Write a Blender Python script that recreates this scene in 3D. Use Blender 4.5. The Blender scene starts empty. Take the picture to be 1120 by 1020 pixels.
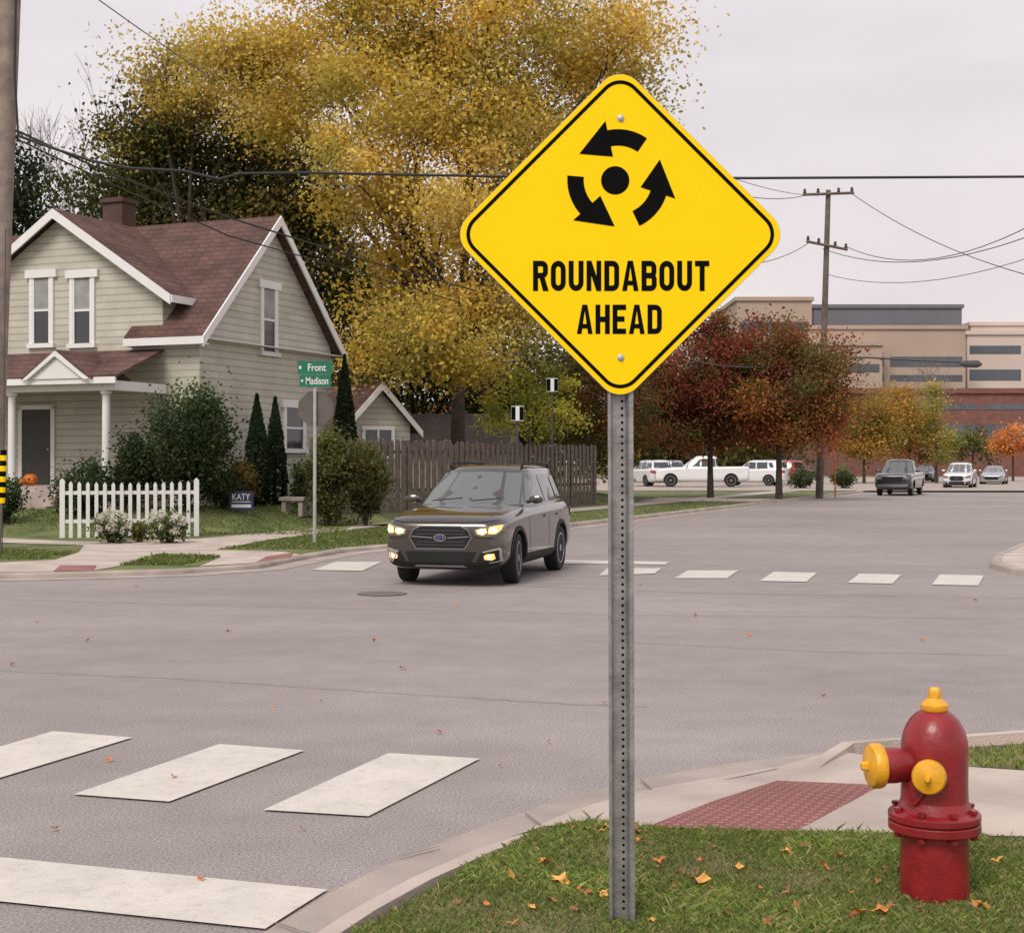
import bpy, bmesh, math, random
import numpy as np
from mathutils import Vector, Matrix
from mathutils.bvhtree import BVHTree
random.seed(7); rng = np.random.default_rng(7)
C = bpy.context.scene.collection
F=1600.; H=1.75; CX=560.; HY=505.
TH=math.radians(22.5); ct,st=math.cos(TH),math.sin(TH)
ZB=.075
def G(px,py,z=0.):
    Y=F*(H-z)/(py-HY); return Vector(((px-CX)*Y/F,Y,z))
def W(px,py,Y): return Vector(((px-CX)*Y/F,Y,H-(py-HY)*Y/F))
def UV(u,v,z=0.): return Vector((u*ct+v*st,-u*st+v*ct,z))
def sm(t):
    t=max(0.,min(1.,t)); return t*t*(3-2*t)
def tz(x,y):
    u=x*ct-y*st; v=x*st+y*ct
    return max(ZB,ZB-.02+.52*sm((-u-18.6)/2.5)*sm((y-33.0)/3.5)*(1-sm((v-56)/12)))
def GT(px,py):
    z=ZB
    for i in range(25):
        p=G(px,py,z); z=z*.6+.4*tz(p.x,p.y)
    p=G(px,py,z); p.z=tz(p.x,p.y); return p
def PY_(px,Y):
    x=(px-CX)*Y/F; return Vector((x,Y,tz(x,Y)))

# ------------------------------------------------------------ materials
def mat(name,col,rough=.7,var=.15,scale=6.,bump=.0,bscale=40.,metal=0.,coat=0.,spec=.5,emit=None,es=0.,col2=None,detail=5):
    m=bpy.data.materials.new(name); m.use_nodes=True; nt=m.node_tree; N=nt.nodes; L=nt.links
    p=N['Principled BSDF']; p.inputs['Roughness'].default_value=rough; p.inputs['Metallic'].default_value=metal
    p.inputs['Coat Weight'].default_value=coat; p.inputs['Specular IOR Level'].default_value=spec
    tc=N.new('ShaderNodeTexCoord'); no=N.new('ShaderNodeTexNoise'); no.inputs['Scale'].default_value=scale; no.inputs['Detail'].default_value=detail
    L.new(tc.outputs['Object'],no.inputs['Vector'])
    r=N.new('ShaderNodeValToRGB'); r.color_ramp.elements[0].position=.3; r.color_ramp.elements[1].position=.7
    a=[max(0,c*(1-var)) for c in col]; b=[min(1,c*(1+var)) for c in col] if col2 is None else col2
    r.color_ramp.elements[0].color=(*a,1); r.color_ramp.elements[1].color=(*b,1)
    L.new(no.outputs['Fac'],r.inputs['Fac']); L.new(r.outputs['Color'],p.inputs['Base Color'])
    if bump:
        n2=N.new('ShaderNodeTexNoise'); n2.inputs['Scale'].default_value=bscale; n2.inputs['Detail'].default_value=6
        L.new(tc.outputs['Object'],n2.inputs['Vector'])
        bp=N.new('ShaderNodeBump'); bp.inputs['Strength'].default_value=bump; bp.inputs['Distance'].default_value=.02
        L.new(n2.outputs['Fac'],bp.inputs['Height']); L.new(bp.outputs['Normal'],p.inputs['Normal'])
    if emit: p.inputs['Emission Color'].default_value=(*emit,1); p.inputs['Emission Strength'].default_value=es
    return m
def brickmat(name,c1,c2,cm,bw,rh,ms,rough=.85,mode='wall',bump=.3,var=.25):
    m=bpy.data.materials.new(name); m.use_nodes=True; nt=m.node_tree; N=nt.nodes; L=nt.links
    p=N['Principled BSDF']; p.inputs['Roughness'].default_value=rough
    tc=N.new('ShaderNodeTexCoord'); sx=N.new('ShaderNodeSeparateXYZ'); L.new(tc.outputs['Object'],sx.inputs[0])
    cb=N.new('ShaderNodeCombineXYZ')
    if mode=='wall':
        ad=N.new('ShaderNodeMath'); ad.operation='ADD'; L.new(sx.outputs[0],ad.inputs[0]); L.new(sx.outputs[1],ad.inputs[1])
        L.new(ad.outputs[0],cb.inputs[0]); L.new(sx.outputs[2],cb.inputs[1])
    else:
        L.new(sx.outputs[0],cb.inputs[0]); L.new(sx.outputs[1],cb.inputs[1])
    br=N.new('ShaderNodeTexBrick'); br.inputs['Color1'].default_value=(*c1,1); br.inputs['Color2'].default_value=(*c2,1); br.inputs['Mortar'].default_value=(*cm,1)
    br.inputs['Scale'].default_value=1; br.inputs['Brick Width'].default_value=bw; br.inputs['Row Height'].default_value=rh; br.inputs['Mortar Size'].default_value=ms
    br.inputs['Mortar Smooth'].default_value=.3
    L.new(cb.outputs[0],br.inputs['Vector'])
    no=N.new('ShaderNodeTexNoise'); no.inputs['Scale'].default_value=1.3; no.inputs['Detail'].default_value=8; L.new(tc.outputs['Object'],no.inputs['Vector'])
    mr=N.new('ShaderNodeMapRange'); mr.inputs['From Min'].default_value=.3; mr.inputs['From Max'].default_value=.7; mr.inputs['To Min'].default_value=1-var; mr.inputs['To Max'].default_value=1+var*.6
    L.new(no.outputs['Fac'],mr.inputs['Value'])
    mx=N.new('ShaderNodeVectorMath'); mx.operation='SCALE'; L.new(br.outputs['Color'],mx.inputs[0]); L.new(mr.outputs[0],mx.inputs['Scale'])
    L.new(mx.outputs[0],p.inputs['Base Color'])
    bp=N.new('ShaderNodeBump'); bp.inputs['Strength'].default_value=bump; bp.inputs['Distance'].default_value=.02; bp.invert=True
    L.new(br.outputs['Fac'],bp.inputs['Height']); L.new(bp.outputs['Normal'],p.inputs['Normal'])
    return m
def lapmat(name,c,row=.19):
    """clapboards: each course is shaded just under the lap, with faint butt joints"""
    m=brickmat(name,[x*.96 for x in c],[x*1.04 for x in c],[x*.78 for x in c],.9,row,.007,bump=.15,var=.12)
    nt=m.node_tree;N=nt.nodes;L=nt.links;p=N['Principled BSDF']; src=p.inputs['Base Color'].links[0].from_socket
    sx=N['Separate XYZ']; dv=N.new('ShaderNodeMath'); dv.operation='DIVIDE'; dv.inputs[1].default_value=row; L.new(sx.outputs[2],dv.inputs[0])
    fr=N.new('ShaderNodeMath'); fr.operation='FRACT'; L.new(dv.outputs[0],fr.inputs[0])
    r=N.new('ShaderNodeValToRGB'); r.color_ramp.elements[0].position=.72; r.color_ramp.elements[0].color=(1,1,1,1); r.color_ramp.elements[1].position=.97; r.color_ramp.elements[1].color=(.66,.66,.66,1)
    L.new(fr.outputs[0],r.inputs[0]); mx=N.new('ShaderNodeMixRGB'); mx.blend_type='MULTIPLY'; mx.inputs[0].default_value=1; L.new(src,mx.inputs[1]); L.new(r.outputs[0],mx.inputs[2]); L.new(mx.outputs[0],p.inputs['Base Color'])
    return m
def attrmat(name,trans=.35,rough=.7):
    m=bpy.data.materials.new(name); m.use_nodes=True; nt=m.node_tree; N=nt.nodes; L=nt.links
    p=N['Principled BSDF']; p.inputs['Roughness'].default_value=rough; p.inputs['Specular IOR Level'].default_value=.15
    a=N.new('ShaderNodeAttribute'); a.attribute_name='col'; L.new(a.outputs['Color'],p.inputs['Base Color'])
    t=N.new('ShaderNodeBsdfTranslucent'); L.new(a.outputs['Color'],t.inputs['Color'])
    mx=N.new('ShaderNodeMixShader'); mx.inputs[0].default_value=trans
    L.new(p.outputs[0],mx.inputs[1]); L.new(t.outputs[0],mx.inputs[2]); L.new(mx.outputs[0],N['Material Output'].inputs[0])
    return m
def asphalt_mat():
    m=bpy.data.materials.new('asphalt'); m.use_nodes=True; nt=m.node_tree; N=nt.nodes; L=nt.links
    p=N['Principled BSDF']; p.inputs['Roughness'].default_value=.85; p.inputs['Specular IOR Level'].default_value=.25
    tc=N.new('ShaderNodeTexCoord')
    def noise(s,d,ve=None):
        n=N.new('ShaderNodeTexNoise'); n.inputs['Scale'].default_value=s; n.inputs['Detail'].default_value=d
        if ve:
            mp=N.new('ShaderNodeMapping'); mp.inputs['Scale'].default_value=ve; L.new(tc.outputs['Object'],mp.inputs[0]); L.new(mp.outputs[0],n.inputs['Vector'])
        else: L.new(tc.outputs['Object'],n.inputs['Vector'])
        return n
    def rng_(n,a,b,lo=.3,hi=.7):
        r=N.new('ShaderNodeMapRange'); r.inputs['From Min'].default_value=lo; r.inputs['From Max'].default_value=hi; r.inputs['To Min'].default_value=a; r.inputs['To Max'].default_value=b
        L.new(n.outputs['Fac'],r.inputs['Value']); return r
    a=rng_(noise(.16,6),.88,1.12); b=rng_(noise(2.2,9),.93,1.07); c=rng_(noise(75,4),.60,1.40); d=rng_(noise(.5,4,(.25,2,1)),.94,1.06)
    def mul(x,y):
        k=N.new('ShaderNodeMath'); k.operation='MULTIPLY'; L.new(x.outputs[0],k.inputs[0]); L.new(y.outputs[0],k.inputs[1]); return k
    q=mul(mul(a,b),mul(c,d))
    s=N.new('ShaderNodeVectorMath'); s.operation='SCALE'; s.inputs[0].default_value=(.315,.275,.262); L.new(q.outputs[0],s.inputs['Scale'])
    L.new(s.outputs[0],p.inputs['Base Color'])
    bp=N.new('ShaderNodeBump'); bp.inputs['Strength'].default_value=.6; bp.inputs['Distance'].default_value=.008; L.new(noise(90,4).outputs['Fac'],bp.inputs['Height']); L.new(bp.outputs['Normal'],p.inputs['Normal'])
    return m
def paintmark_mat():
    m=mat('road_paint',(.64,.585,.53),.75,.08,3,.3,80)
    nt=m.node_tree;N=nt.nodes;L=nt.links;p=N['Principled BSDF']
    src=p.inputs['Base Color'].links[0].from_socket
    tc=N['Texture Coordinate']; n=N.new('ShaderNodeTexNoise'); n.inputs['Scale'].default_value=11; n.inputs['Detail'].default_value=13; n.inputs['Roughness'].default_value=.88
    L.new(tc.outputs['Object'],n.inputs['Vector'])
    r=N.new('ShaderNodeValToRGB'); r.color_ramp.elements[0].position=.50; r.color_ramp.elements[1].position=.74; L.new(n.outputs['Fac'],r.inputs['Fac'])
    mx=N.new('ShaderNodeMixRGB'); mx.inputs[2].default_value=(.35,.31,.29,1); L.new(src,mx.inputs[1]); L.new(r.outputs['Color'],mx.inputs[0]); L.new(mx.outputs[0],p.inputs['Base Color'])
    return m
M={}
M['asphalt']=asphalt_mat(); M['paint']=paintmark_mat()
M['concrete']=mat('concrete',(.50,.415,.36),.9,.2,1.6,.4,60,detail=10)
M['gutter']=mat('gutter_concrete',(.39,.325,.285),.9,.24,1.6,.4,60,detail=10)
M['tactile']=brickmat('red_tactile_paving',(.42,.16,.14),(.47,.19,.165),(.27,.11,.095),.06,.06,.014,mode='flat',bump=.8)
M['grass']=mat('grass_ground',(.10,.135,.038),.95,.35,1.2,.8,60,col2=(.20,.22,.075))
M['soil']=mat('grass_soil',(.14,.155,.055),.95,.35,6,.8,60,col2=(.27,.22,.10))
M['white']=mat('white_trim',(.76,.75,.73),.6,.05,2)
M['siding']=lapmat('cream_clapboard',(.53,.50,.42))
M['shingle']=brickmat('brown_shingle',(.105,.052,.040),(.140,.068,.052),(.060,.033,.027),.32,.15,.014,var=.4)
M['shingle_dark']=brickmat('dark_shingle',(.06,.045,.04),(.09,.06,.05),(.04,.03,.03),.32,.16,.012)
M['glass']=mat('window_glass',(.035,.04,.045),.08,.2,1.5,spec=.8)
M['curtain']=mat('pale_curtain',(.30,.30,.29),.8,.2,3)
M['darkdoor']=mat('dark_door',(.05,.045,.04),.6)
M['brick']=brickmat('red_brick',(.185,.072,.058),(.22,.09,.07),(.17,.10,.085),.9,.3,.02,var=.2)
M['chimbrick']=brickmat('chimney_brick',(.10,.045,.035),(.13,.055,.045),(.08,.06,.05),.2,.07,.01)
M['tan']=mat('tan_concrete',(.42,.32,.255),.9,.08,.15)
M['tan2']=mat('pale_tan_concrete',(.58,.48,.42),.9,.08,.15)
M['screen']=mat('grey_metal_screen',(.14,.14,.16),.7,.08,.3)
M['bandglass']=mat('ribbon_window_glass',(.09,.10,.12),.2,.2,.3)
M['wood']=mat('weathered_pole_wood',(.25,.20,.17),.95,.3,3,.6,18)
M['darkwood']=mat('dark_pole_wood',(.15,.115,.095),.95,.3,3,.6,18)
M['fencewood']=mat('weathered_fence_wood',(.145,.112,.094),.95,.4,5,.5,20)
M['galv']=mat('galvanised_steel',(.30,.29,.285),.5,.25,14,.15,60,metal=.6)
M['galvlight']=mat('galvanised_edge',(.48,.48,.47),.5,.12,14,metal=.5)
M['black']=mat('black_sign_ink',(.004,.004,.004),.75,.1,spec=.06)
M['yellow']=mat('yellow_reflective_sheeting',(.98,.655,.0),.5,.0,2,spec=.15)
M['alum']=mat('sign_back_aluminium',(.42,.40,.38),.5,.1,3,metal=.4)
M['stopback']=mat('weathered_sign_back',(.115,.095,.085),.7,.15,3)
M['hyd']=mat('hydrant_red_paint',(.24,.010,.014),.38,.25,9,.16,35,coat=.2,detail=8)
M['hydy']=mat('hydrant_yellow_paint',(.78,.38,.015),.42,.16,12,.2,40,coat=.15)
M['green']=mat('green_sign_face',(.0,.15,.075),.55,.05)
M['whiteface']=mat('white_sign_face',(.72,.72,.72),.5,.02)
M['navy']=mat('navy_yard_sign',(.03,.035,.09),.6,.05)
M['cable']=mat('black_cable',(.02,.02,.02),.6)
M['cablegrey']=mat('grey_cable',(.06,.06,.065),.6)
M['bark']=mat('tree_bark',(.060,.045,.036),.95,.35,6,.7,25)
M['barkgrey']=mat('grey_bark',(.20,.17,.16),.95,.3,6,.5,25)
M['leaf']=attrmat('foliage',.42); M['blade']=attrmat('grass_blades',.3)
M['tyre']=mat('tyre_rubber',(.014,.014,.014),.85,.2,20)
M['alloy']=mat('alloy_rim',(.42,.42,.43),.35,.08,metal=.8)
M['blackpl']=mat('black_plastic',(.013,.013,.013),.6,.1,spec=.3)
M['carglass']=mat('car_glass',(.03,.036,.038),.05,.1,2,spec=.9,coat=.6)
M['windscreen']=mat('windscreen_glass',(.09,.10,.095),.05,.02,.3,spec=.9,coat=1.)
M['chrome']=mat('chrome_trim',(.55,.55,.55),.22,.05,metal=.9)
M['darkchrome']=mat('dark_chrome_trim',(.34,.34,.34),.22,.05,metal=.9)
M['headlit']=mat('lit_headlamp',(.9,.8,.55),.2,.02,emit=(1,.84,.55),es=2.2)
M['foglit']=mat('lit_amber_lamp',(.6,.42,.18),.2,.1,30,emit=(1,.56,.14),es=.9)
M['lampclear']=mat('clear_headlamp',(.16,.16,.155),.10,.4,30,coat=1)
M['red']=mat('red_lamp',(.35,.015,.015),.25,.05,coat=1)
M['pumpkin']=mat('pumpkin_orange',(.60,.17,.02),.6,.15,8)
M['crack']=mat('road_crack_tar',(.185,.165,.155),.9,.3,20)
M['iron']=mat('cast_iron',(.15,.13,.125),.7,.25,20)
def paint(name,c,metal=.6): return mat(name,c,.20,.03,2,metal=metal,coat=1.)

# ------------------------------------------------------------ mesh builder
class MB:
    def __init__(s): s.v=[]; s.f=[]; s.m=[]; s.k=0
    def add(s,vs,fs):
        o=len(s.v); s.v+= [tuple(x) for x in vs]; s.f+=[tuple(i+o for i in f) for f in fs]; s.m+=[s.k]*len(fs); return s
    def box(s,x0,x1,y0,y1,z0,z1):
        return s.add([(x0,y0,z0),(x1,y0,z0),(x1,y1,z0),(x0,y1,z0),(x0,y0,z1),(x1,y0,z1),(x1,y1,z1),(x0,y1,z1)],
              [(0,3,2,1),(4,5,6,7),(0,1,5,4),(1,2,6,5),(2,3,7,6),(3,0,4,7)])
    def prism(s,pts,vec):
        n=len(pts); vec=Vector(vec); a=[Vector(p) for p in pts]; b=[p+vec for p in a]
        return s.add(a+b,[tuple(range(n-1,-1,-1)),tuple(range(n,2*n))]+[(i,(i+1)%n,n+(i+1)%n,n+i) for i in range(n)])
    def face(s,pts): return s.add(pts,[tuple(range(len(pts)))])
    def path(s,pts,rad,n=8,cap=True):
        pts=[Vector(p) for p in pts]; 
        if not hasattr(rad,'__len__'): rad=[rad]*len(pts)
        vs=[];fs=[]
        for i,p in enumerate(pts):
            d=(pts[min(i+1,len(pts)-1)]-pts[max(i-1,0)]).normalized()
            up=Vector((0,0,1)) if abs(d.z)<.9 else Vector((1,0,0))
            x=d.cross(up).normalized(); y=d.cross(x).normalized()
            for k in range(n):
                a=2*math.pi*k/n; vs.append(p+(x*math.cos(a)+y*math.sin(a))*rad[i])
        for i in range(len(pts)-1):
            for k in range(n):
                fs.append((i*n+k,i*n+(k+1)%n,(i+1)*n+(k+1)%n,(i+1)*n+k))
        if cap: fs.append(tuple(range(n-1,-1,-1))); fs.append(tuple(range((len(pts)-1)*n,len(pts)*n)))
        return s.add(vs,fs)
    def lathe(s,prof,c=(0,0,0),ax='z',n=32):
        c=Vector(c); vs=[];fs=[]
        if isinstance(ax,str) and ax=='z': A=(Vector((1,0,0)),Vector((0,1,0)),Vector((0,0,1)))
        else:
            w=Vector({'x':(1,0,0),'y':(0,1,0)}[ax]) if isinstance(ax,str) else Vector(ax).normalized()
            up=Vector((0,0,1)) if abs(w.z)<.9 else Vector((1,0,0)); x=w.cross(up).normalized(); y=w.cross(x).normalized(); A=(x,y,w)
        for r,h in prof:
            for k in range(n):
                a=2*math.pi*k/n; vs.append(c+A[0]*r*math.cos(a)+A[1]*r*math.sin(a)+A[2]*h)
        for i in range(len(prof)-1):
            for k in range(n): fs.append((i*n+k,i*n+(k+1)%n,(i+1)*n+(k+1)%n,(i+1)*n+k))
        fs.append(tuple(range(n-1,-1,-1))); fs.append(tuple(range((len(prof)-1)*n,len(prof)*n)))
        return s.add(vs,fs)
    def build(s,name,mats,parent=None,smooth=False,fix=True,bevel=0):
        me=bpy.data.meshes.new(name); me.from_pydata(s.v,[],s.f)
        if not isinstance(mats,(list,tuple)): mats=[mats]
        for m in mats: me.materials.append(M[m] if isinstance(m,str) else m)
        if len(mats)>1: me.polygons.foreach_set('material_index',s.m)
        if fix:
            b=bmesh.new(); b.from_mesh(me); bmesh.ops.recalc_face_normals(b,faces=b.faces); b.to_mesh(me); b.free()
        if smooth:
            me.polygons.foreach_set('use_smooth',[True]*len(me.polygons))
            try: me.set_sharp_from_angle(angle=math.radians(38))
            except Exception: pass
        me.update()
        o=bpy.data.objects.new(name,me); C.objects.link(o)
        if parent: o.parent=parent
        if bevel:
            md=o.modifiers.new('bevel','BEVEL'); md.width=bevel; md.segments=2; md.limit_method='ANGLE'
        return o
def tag(o,label=None,cat=None,group=None,kind=None):
    if label: o['label']=label
    if cat: o['category']=cat
    if group: o['group']=group
    if kind: o['kind']=kind
    return o
def empty(name,loc,rz=0.,label=None,cat=None,group=None):
    o=bpy.data.objects.new(name,None); C.objects.link(o); o.location=loc; o.rotation_euler=(0,0,rz); o.empty_display_size=.2
    return tag(o,label,cat,group)
def sheet(name,pts,m,kind='structure',parent=None):
    mb=MB(); mb.face(pts)
    me=bpy.data.meshes.new(name); me.from_pydata(mb.v,[],mb.f); me.materials.append(M[m])
    b=bmesh.new(); b.from_mesh(me)
    for f in b.faces:
        f.normal_update()
        if f.normal.z<0: f.normal_flip()
    bmesh.ops.triangulate(b,faces=b.faces); b.to_mesh(me); b.free()
    o=bpy.data.objects.new(name,me); C.objects.link(o)
    if kind: o['kind']=kind
    return o
def kerb(name,pts,w=.16,h=.12,side=1,m='gutter',z0=-.03):
    mb=MB(); P=[Vector((p[0],p[1],0)) for p in pts]; hs=h if hasattr(h,'__len__') else [h]*len(P); vs=[];fs=[]
    for i,p in enumerate(P):
        d=(P[min(i+1,len(P)-1)]-P[max(i-1,0)]).normalized(); n=Vector((-d.y,d.x,0))*side
        for (o,z) in ((0,z0),(.02,hs[i]-.02),(.045,hs[i]+.004),(w,hs[i]+.008),(w,z0)): vs.append(p+n*o+Vector((0,0,z)))
    for i in range(len(P)-1):
        for k in range(4): fs.append((i*5+k,i*5+k+1,(i+1)*5+k+1,(i+1)*5+k))
    mb.add(vs,fs); o=mb.build(name,m); o['kind']='structure'; return o
def textmesh(s,size,w=None):
    cu=bpy.data.curves.new('txt','FONT'); cu.body=s; cu.size=size; cu.align_x='CENTER'; cu.align_y='CENTER'; cu.offset=size*.012
    o=bpy.data.objects.new('txt',cu); C.objects.link(o); dg=bpy.context.evaluated_depsgraph_get(); me=bpy.data.meshes.new_from_object(o.evaluated_get(dg))
    bpy.data.objects.remove(o); 
    xs=[v.co.x for v in me.vertices]; ys=[v.co.y for v in me.vertices]
    cx=(min(xs)+max(xs))/2; cy=(min(ys)+max(ys))/2; k=(w/(max(xs)-min(xs))) if w else 1
    return [((v.co.x-cx)*k,v.co.y-cy) for v in me.vertices],[tuple(p.vertices) for p in me.polygons]

# ------------------------------------------------------------ foliage
def cards(name,P,size,cols,m='leaf',parent=None,shape=1.0):
    n=len(P); size=np.broadcast_to(size,(n,)) if np.ndim(size) else np.full(n,size)
    a=rng.normal(size=(n,3)); a/=np.linalg.norm(a,axis=1)[:,None]
    b=rng.normal(size=(n,3)); b-= (a*b).sum(1)[:,None]*a; b/=np.linalg.norm(b,axis=1)[:,None]
    s=(size*(.6+.8*rng.random(n)))[:,None]*.5
    V=np.empty((n,4,3)); V[:,0]=P-a*s; V[:,1]=P+b*s*.62*shape; V[:,2]=P+a*s; V[:,3]=P-b*s*.62*shape
    V=V.reshape(-1,3); me=bpy.data.meshes.new(name); me.vertices.add(4*n); me.vertices.foreach_set('co',V.ravel().astype(np.float32))
    me.loops.add(4*n); me.loops.foreach_set('vertex_index',np.arange(4*n,dtype=np.int32))
    me.polygons.add(n); me.polygons.foreach_set('loop_start',np.arange(0,4*n,4,dtype=np.int32)); me.polygons.foreach_set('loop_total',np.full(n,4,dtype=np.int32))
    me.update(); at=me.color_attributes.new('col','FLOAT_COLOR','POINT')
    c=np.ones((n,4,4)); c[:,:,:3]=np.clip(cols,0,1)[:,None,:]; at.data.foreach_set('color',c.ravel().astype(np.float32))
    me.materials.append(M[m]); me.validate()
    o=bpy.data.objects.new(name,me); C.objects.link(o)
    if parent: o.parent=parent
    return o
def clump_cloud(ells,nper,ncl,cr,pal,jit=.25,flat=.7,dark=.5):
    Ps=[];Cs=[];cc=[]
    pal=np.array(pal)
    for c,r in ells:
        c=np.array(c); r=np.array(r)
        vol=r[0]*r[1]*r[2]
        k=max(3,int(ncl*(vol**(1/1.5))))
        for i in range(k):
            d=rng.normal(size=3); d/=np.linalg.norm(d); q=c+d*r*(rng.random()**.45)
            rr=cr*(.6+.8*rng.random()); n=int(nper*(.6+.8*rng.random()))
            p=q+rng.normal(size=(n,3))*rr*np.array([1,1,flat])
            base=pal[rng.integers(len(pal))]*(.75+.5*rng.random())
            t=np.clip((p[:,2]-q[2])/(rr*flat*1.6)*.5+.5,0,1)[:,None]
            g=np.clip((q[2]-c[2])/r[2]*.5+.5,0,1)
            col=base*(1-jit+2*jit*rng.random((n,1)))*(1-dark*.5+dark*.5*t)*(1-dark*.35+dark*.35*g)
            Ps.append(p);Cs.append(col);cc.append(q)
    return np.concatenate(Ps),np.concatenate(Cs),cc
def tree(name,label,cat,bpx,bpy_,Y,blobs,pal,nper=60,ncl=2.,cr=.6,leaf=.14,tr=.3,group=None,fork=None,bark='bark',depth=1.,dark=.5,jit=.2,limbs=True,zb=None,lim=.5):
    base=W(bpx,bpy_,Y) if zb is None else Vector(((bpx-CX)*Y/F,Y,zb))
    root=empty(name,base,0,label,cat,group)
    k=Y/F; ells=[]
    for b in blobs:
        px,py,rx,ry=b[:4]; dy=b[4] if len(b)>4 else 0
        c=W(px,py,Y)-base+Vector((0,dy,0)); ells.append(((c.x,c.y,c.z),(rx*k,rx*k*depth,ry*k)))
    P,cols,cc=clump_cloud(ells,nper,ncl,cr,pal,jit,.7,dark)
    mb=MB(); fk=fork if fork else min(e[0][2]-e[1][2]*.5 for e in ells)
    fk=max(.8,fk); top=Vector((rng.normal()*.1*tr,0,fk))
    mb.path([(0,0,-.2),(0,0,.05),Vector((top.x*.5,0,fk*.5)),top],[tr*1.5,tr*1.15,tr*.9,tr*.8],10)
    for (c,r) in ells:
        c=Vector(c); 
        mid=top.lerp(c,.5)+Vector((rng.normal()*.06,rng.normal()*.06,-.02))*(c-top).length+Vector((0,0,.08*(c-top).length))
        r0=tr*lim
        mb.path([top-Vector((0,0,tr*.5)),top.lerp(mid,.5)+Vector((0,0,.1)),mid,c],[r0,r0*.75,r0*.5,r0*.22],7)
    ec=[Vector(e[0]) for e in ells]
    if limbs:
        for q in cc:
            if rng.random()<.3:
                q=Vector(q); j=min(range(len(ec)),key=lambda i:(ec[i]-q).length); a=ec[j].lerp(top,.35*rng.random())
                m_=a.lerp(q,.5)+Vector(rng.normal(size=3))*.08*(q-a).length
                mb.path([a,m_,q],[tr*.12,tr*.08,tr*.03],5,False)
    mb.build('trunk',bark,root,True,fix=False)
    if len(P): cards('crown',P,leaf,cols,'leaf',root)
    return root
def shrub(name,label,cat,px,top,w,Y,pal,n=3500,leaf=.07,shape='round',group=None,lumps=26,p=None):
    """px centre, pixel row of its top, pixel width, distance"""
    p=p or PY_(px,Y); Y=p.y; k=Y/F; r=w/2*k; hh=W(px,top,Y).z-p.z
    root=empty(name,p,0,label,cat,group)
    if shape=='cone':
        t=rng.random(n)**.8; rad=r*np.where(t<.12,.55+3.7*t,1.0*(1-((t-.12)/.88)**1.7))
        a=rng.random(n)*2*math.pi; q=rad*(.75+.3*rng.random(n))*(1+.12*np.sin(a*5+t*30)); P=np.stack([q*np.cos(a),q*np.sin(a),t*hh],1)
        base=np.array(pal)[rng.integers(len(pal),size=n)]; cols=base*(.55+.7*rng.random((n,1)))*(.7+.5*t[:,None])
    else:
        Ps=[];Cs=[]; pl=np.array(pal)
        for i in range(lumps):
            d=rng.normal(size=3); d/=np.linalg.norm(d); q=np.array([0,0,hh*.5])+d*np.array([r*.74,r*.74,hh*.38])*(rng.random()**.3)
            m_=n//lumps; rr=min(r,hh*.5)*.30*(.6+.8*rng.random()); pp=q+rng.normal(size=(m_,3))*rr*.75; pp[:,2]=np.maximum(pp[:,2],.01)
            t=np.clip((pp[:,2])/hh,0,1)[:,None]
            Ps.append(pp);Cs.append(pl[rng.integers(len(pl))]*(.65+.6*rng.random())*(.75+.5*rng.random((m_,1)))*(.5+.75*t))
        P=np.concatenate(Ps);cols=np.concatenate(Cs)
    mb=MB()
    for i in range(4):
        a=i*1.6+.3; s_=(.3 if shape=='cone' else 1)
        mb.path([(0,0,-.05),(r*.25*s_*math.cos(a),r*.25*s_*math.sin(a),hh*.35),(r*.5*math.cos(a)*s_,r*.5*math.sin(a)*s_,hh*.65)],[.04,.025,.012],5)
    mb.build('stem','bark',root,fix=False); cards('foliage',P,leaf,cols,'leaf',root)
    return root
def inpoly(P,poly):
    x,y=P[:,0],P[:,1]; c=np.zeros(len(P),bool); n=len(poly)
    for i in range(n):
        x1,y1=poly[i][:2]; x2,y2=poly[(i+1)%n][:2]
        if y1==y2: continue
        c^=((y1>y)!=(y2>y))&(x<(x2-x1)*(y-y1)/(y2-y1)+x1)
    return c
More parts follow.
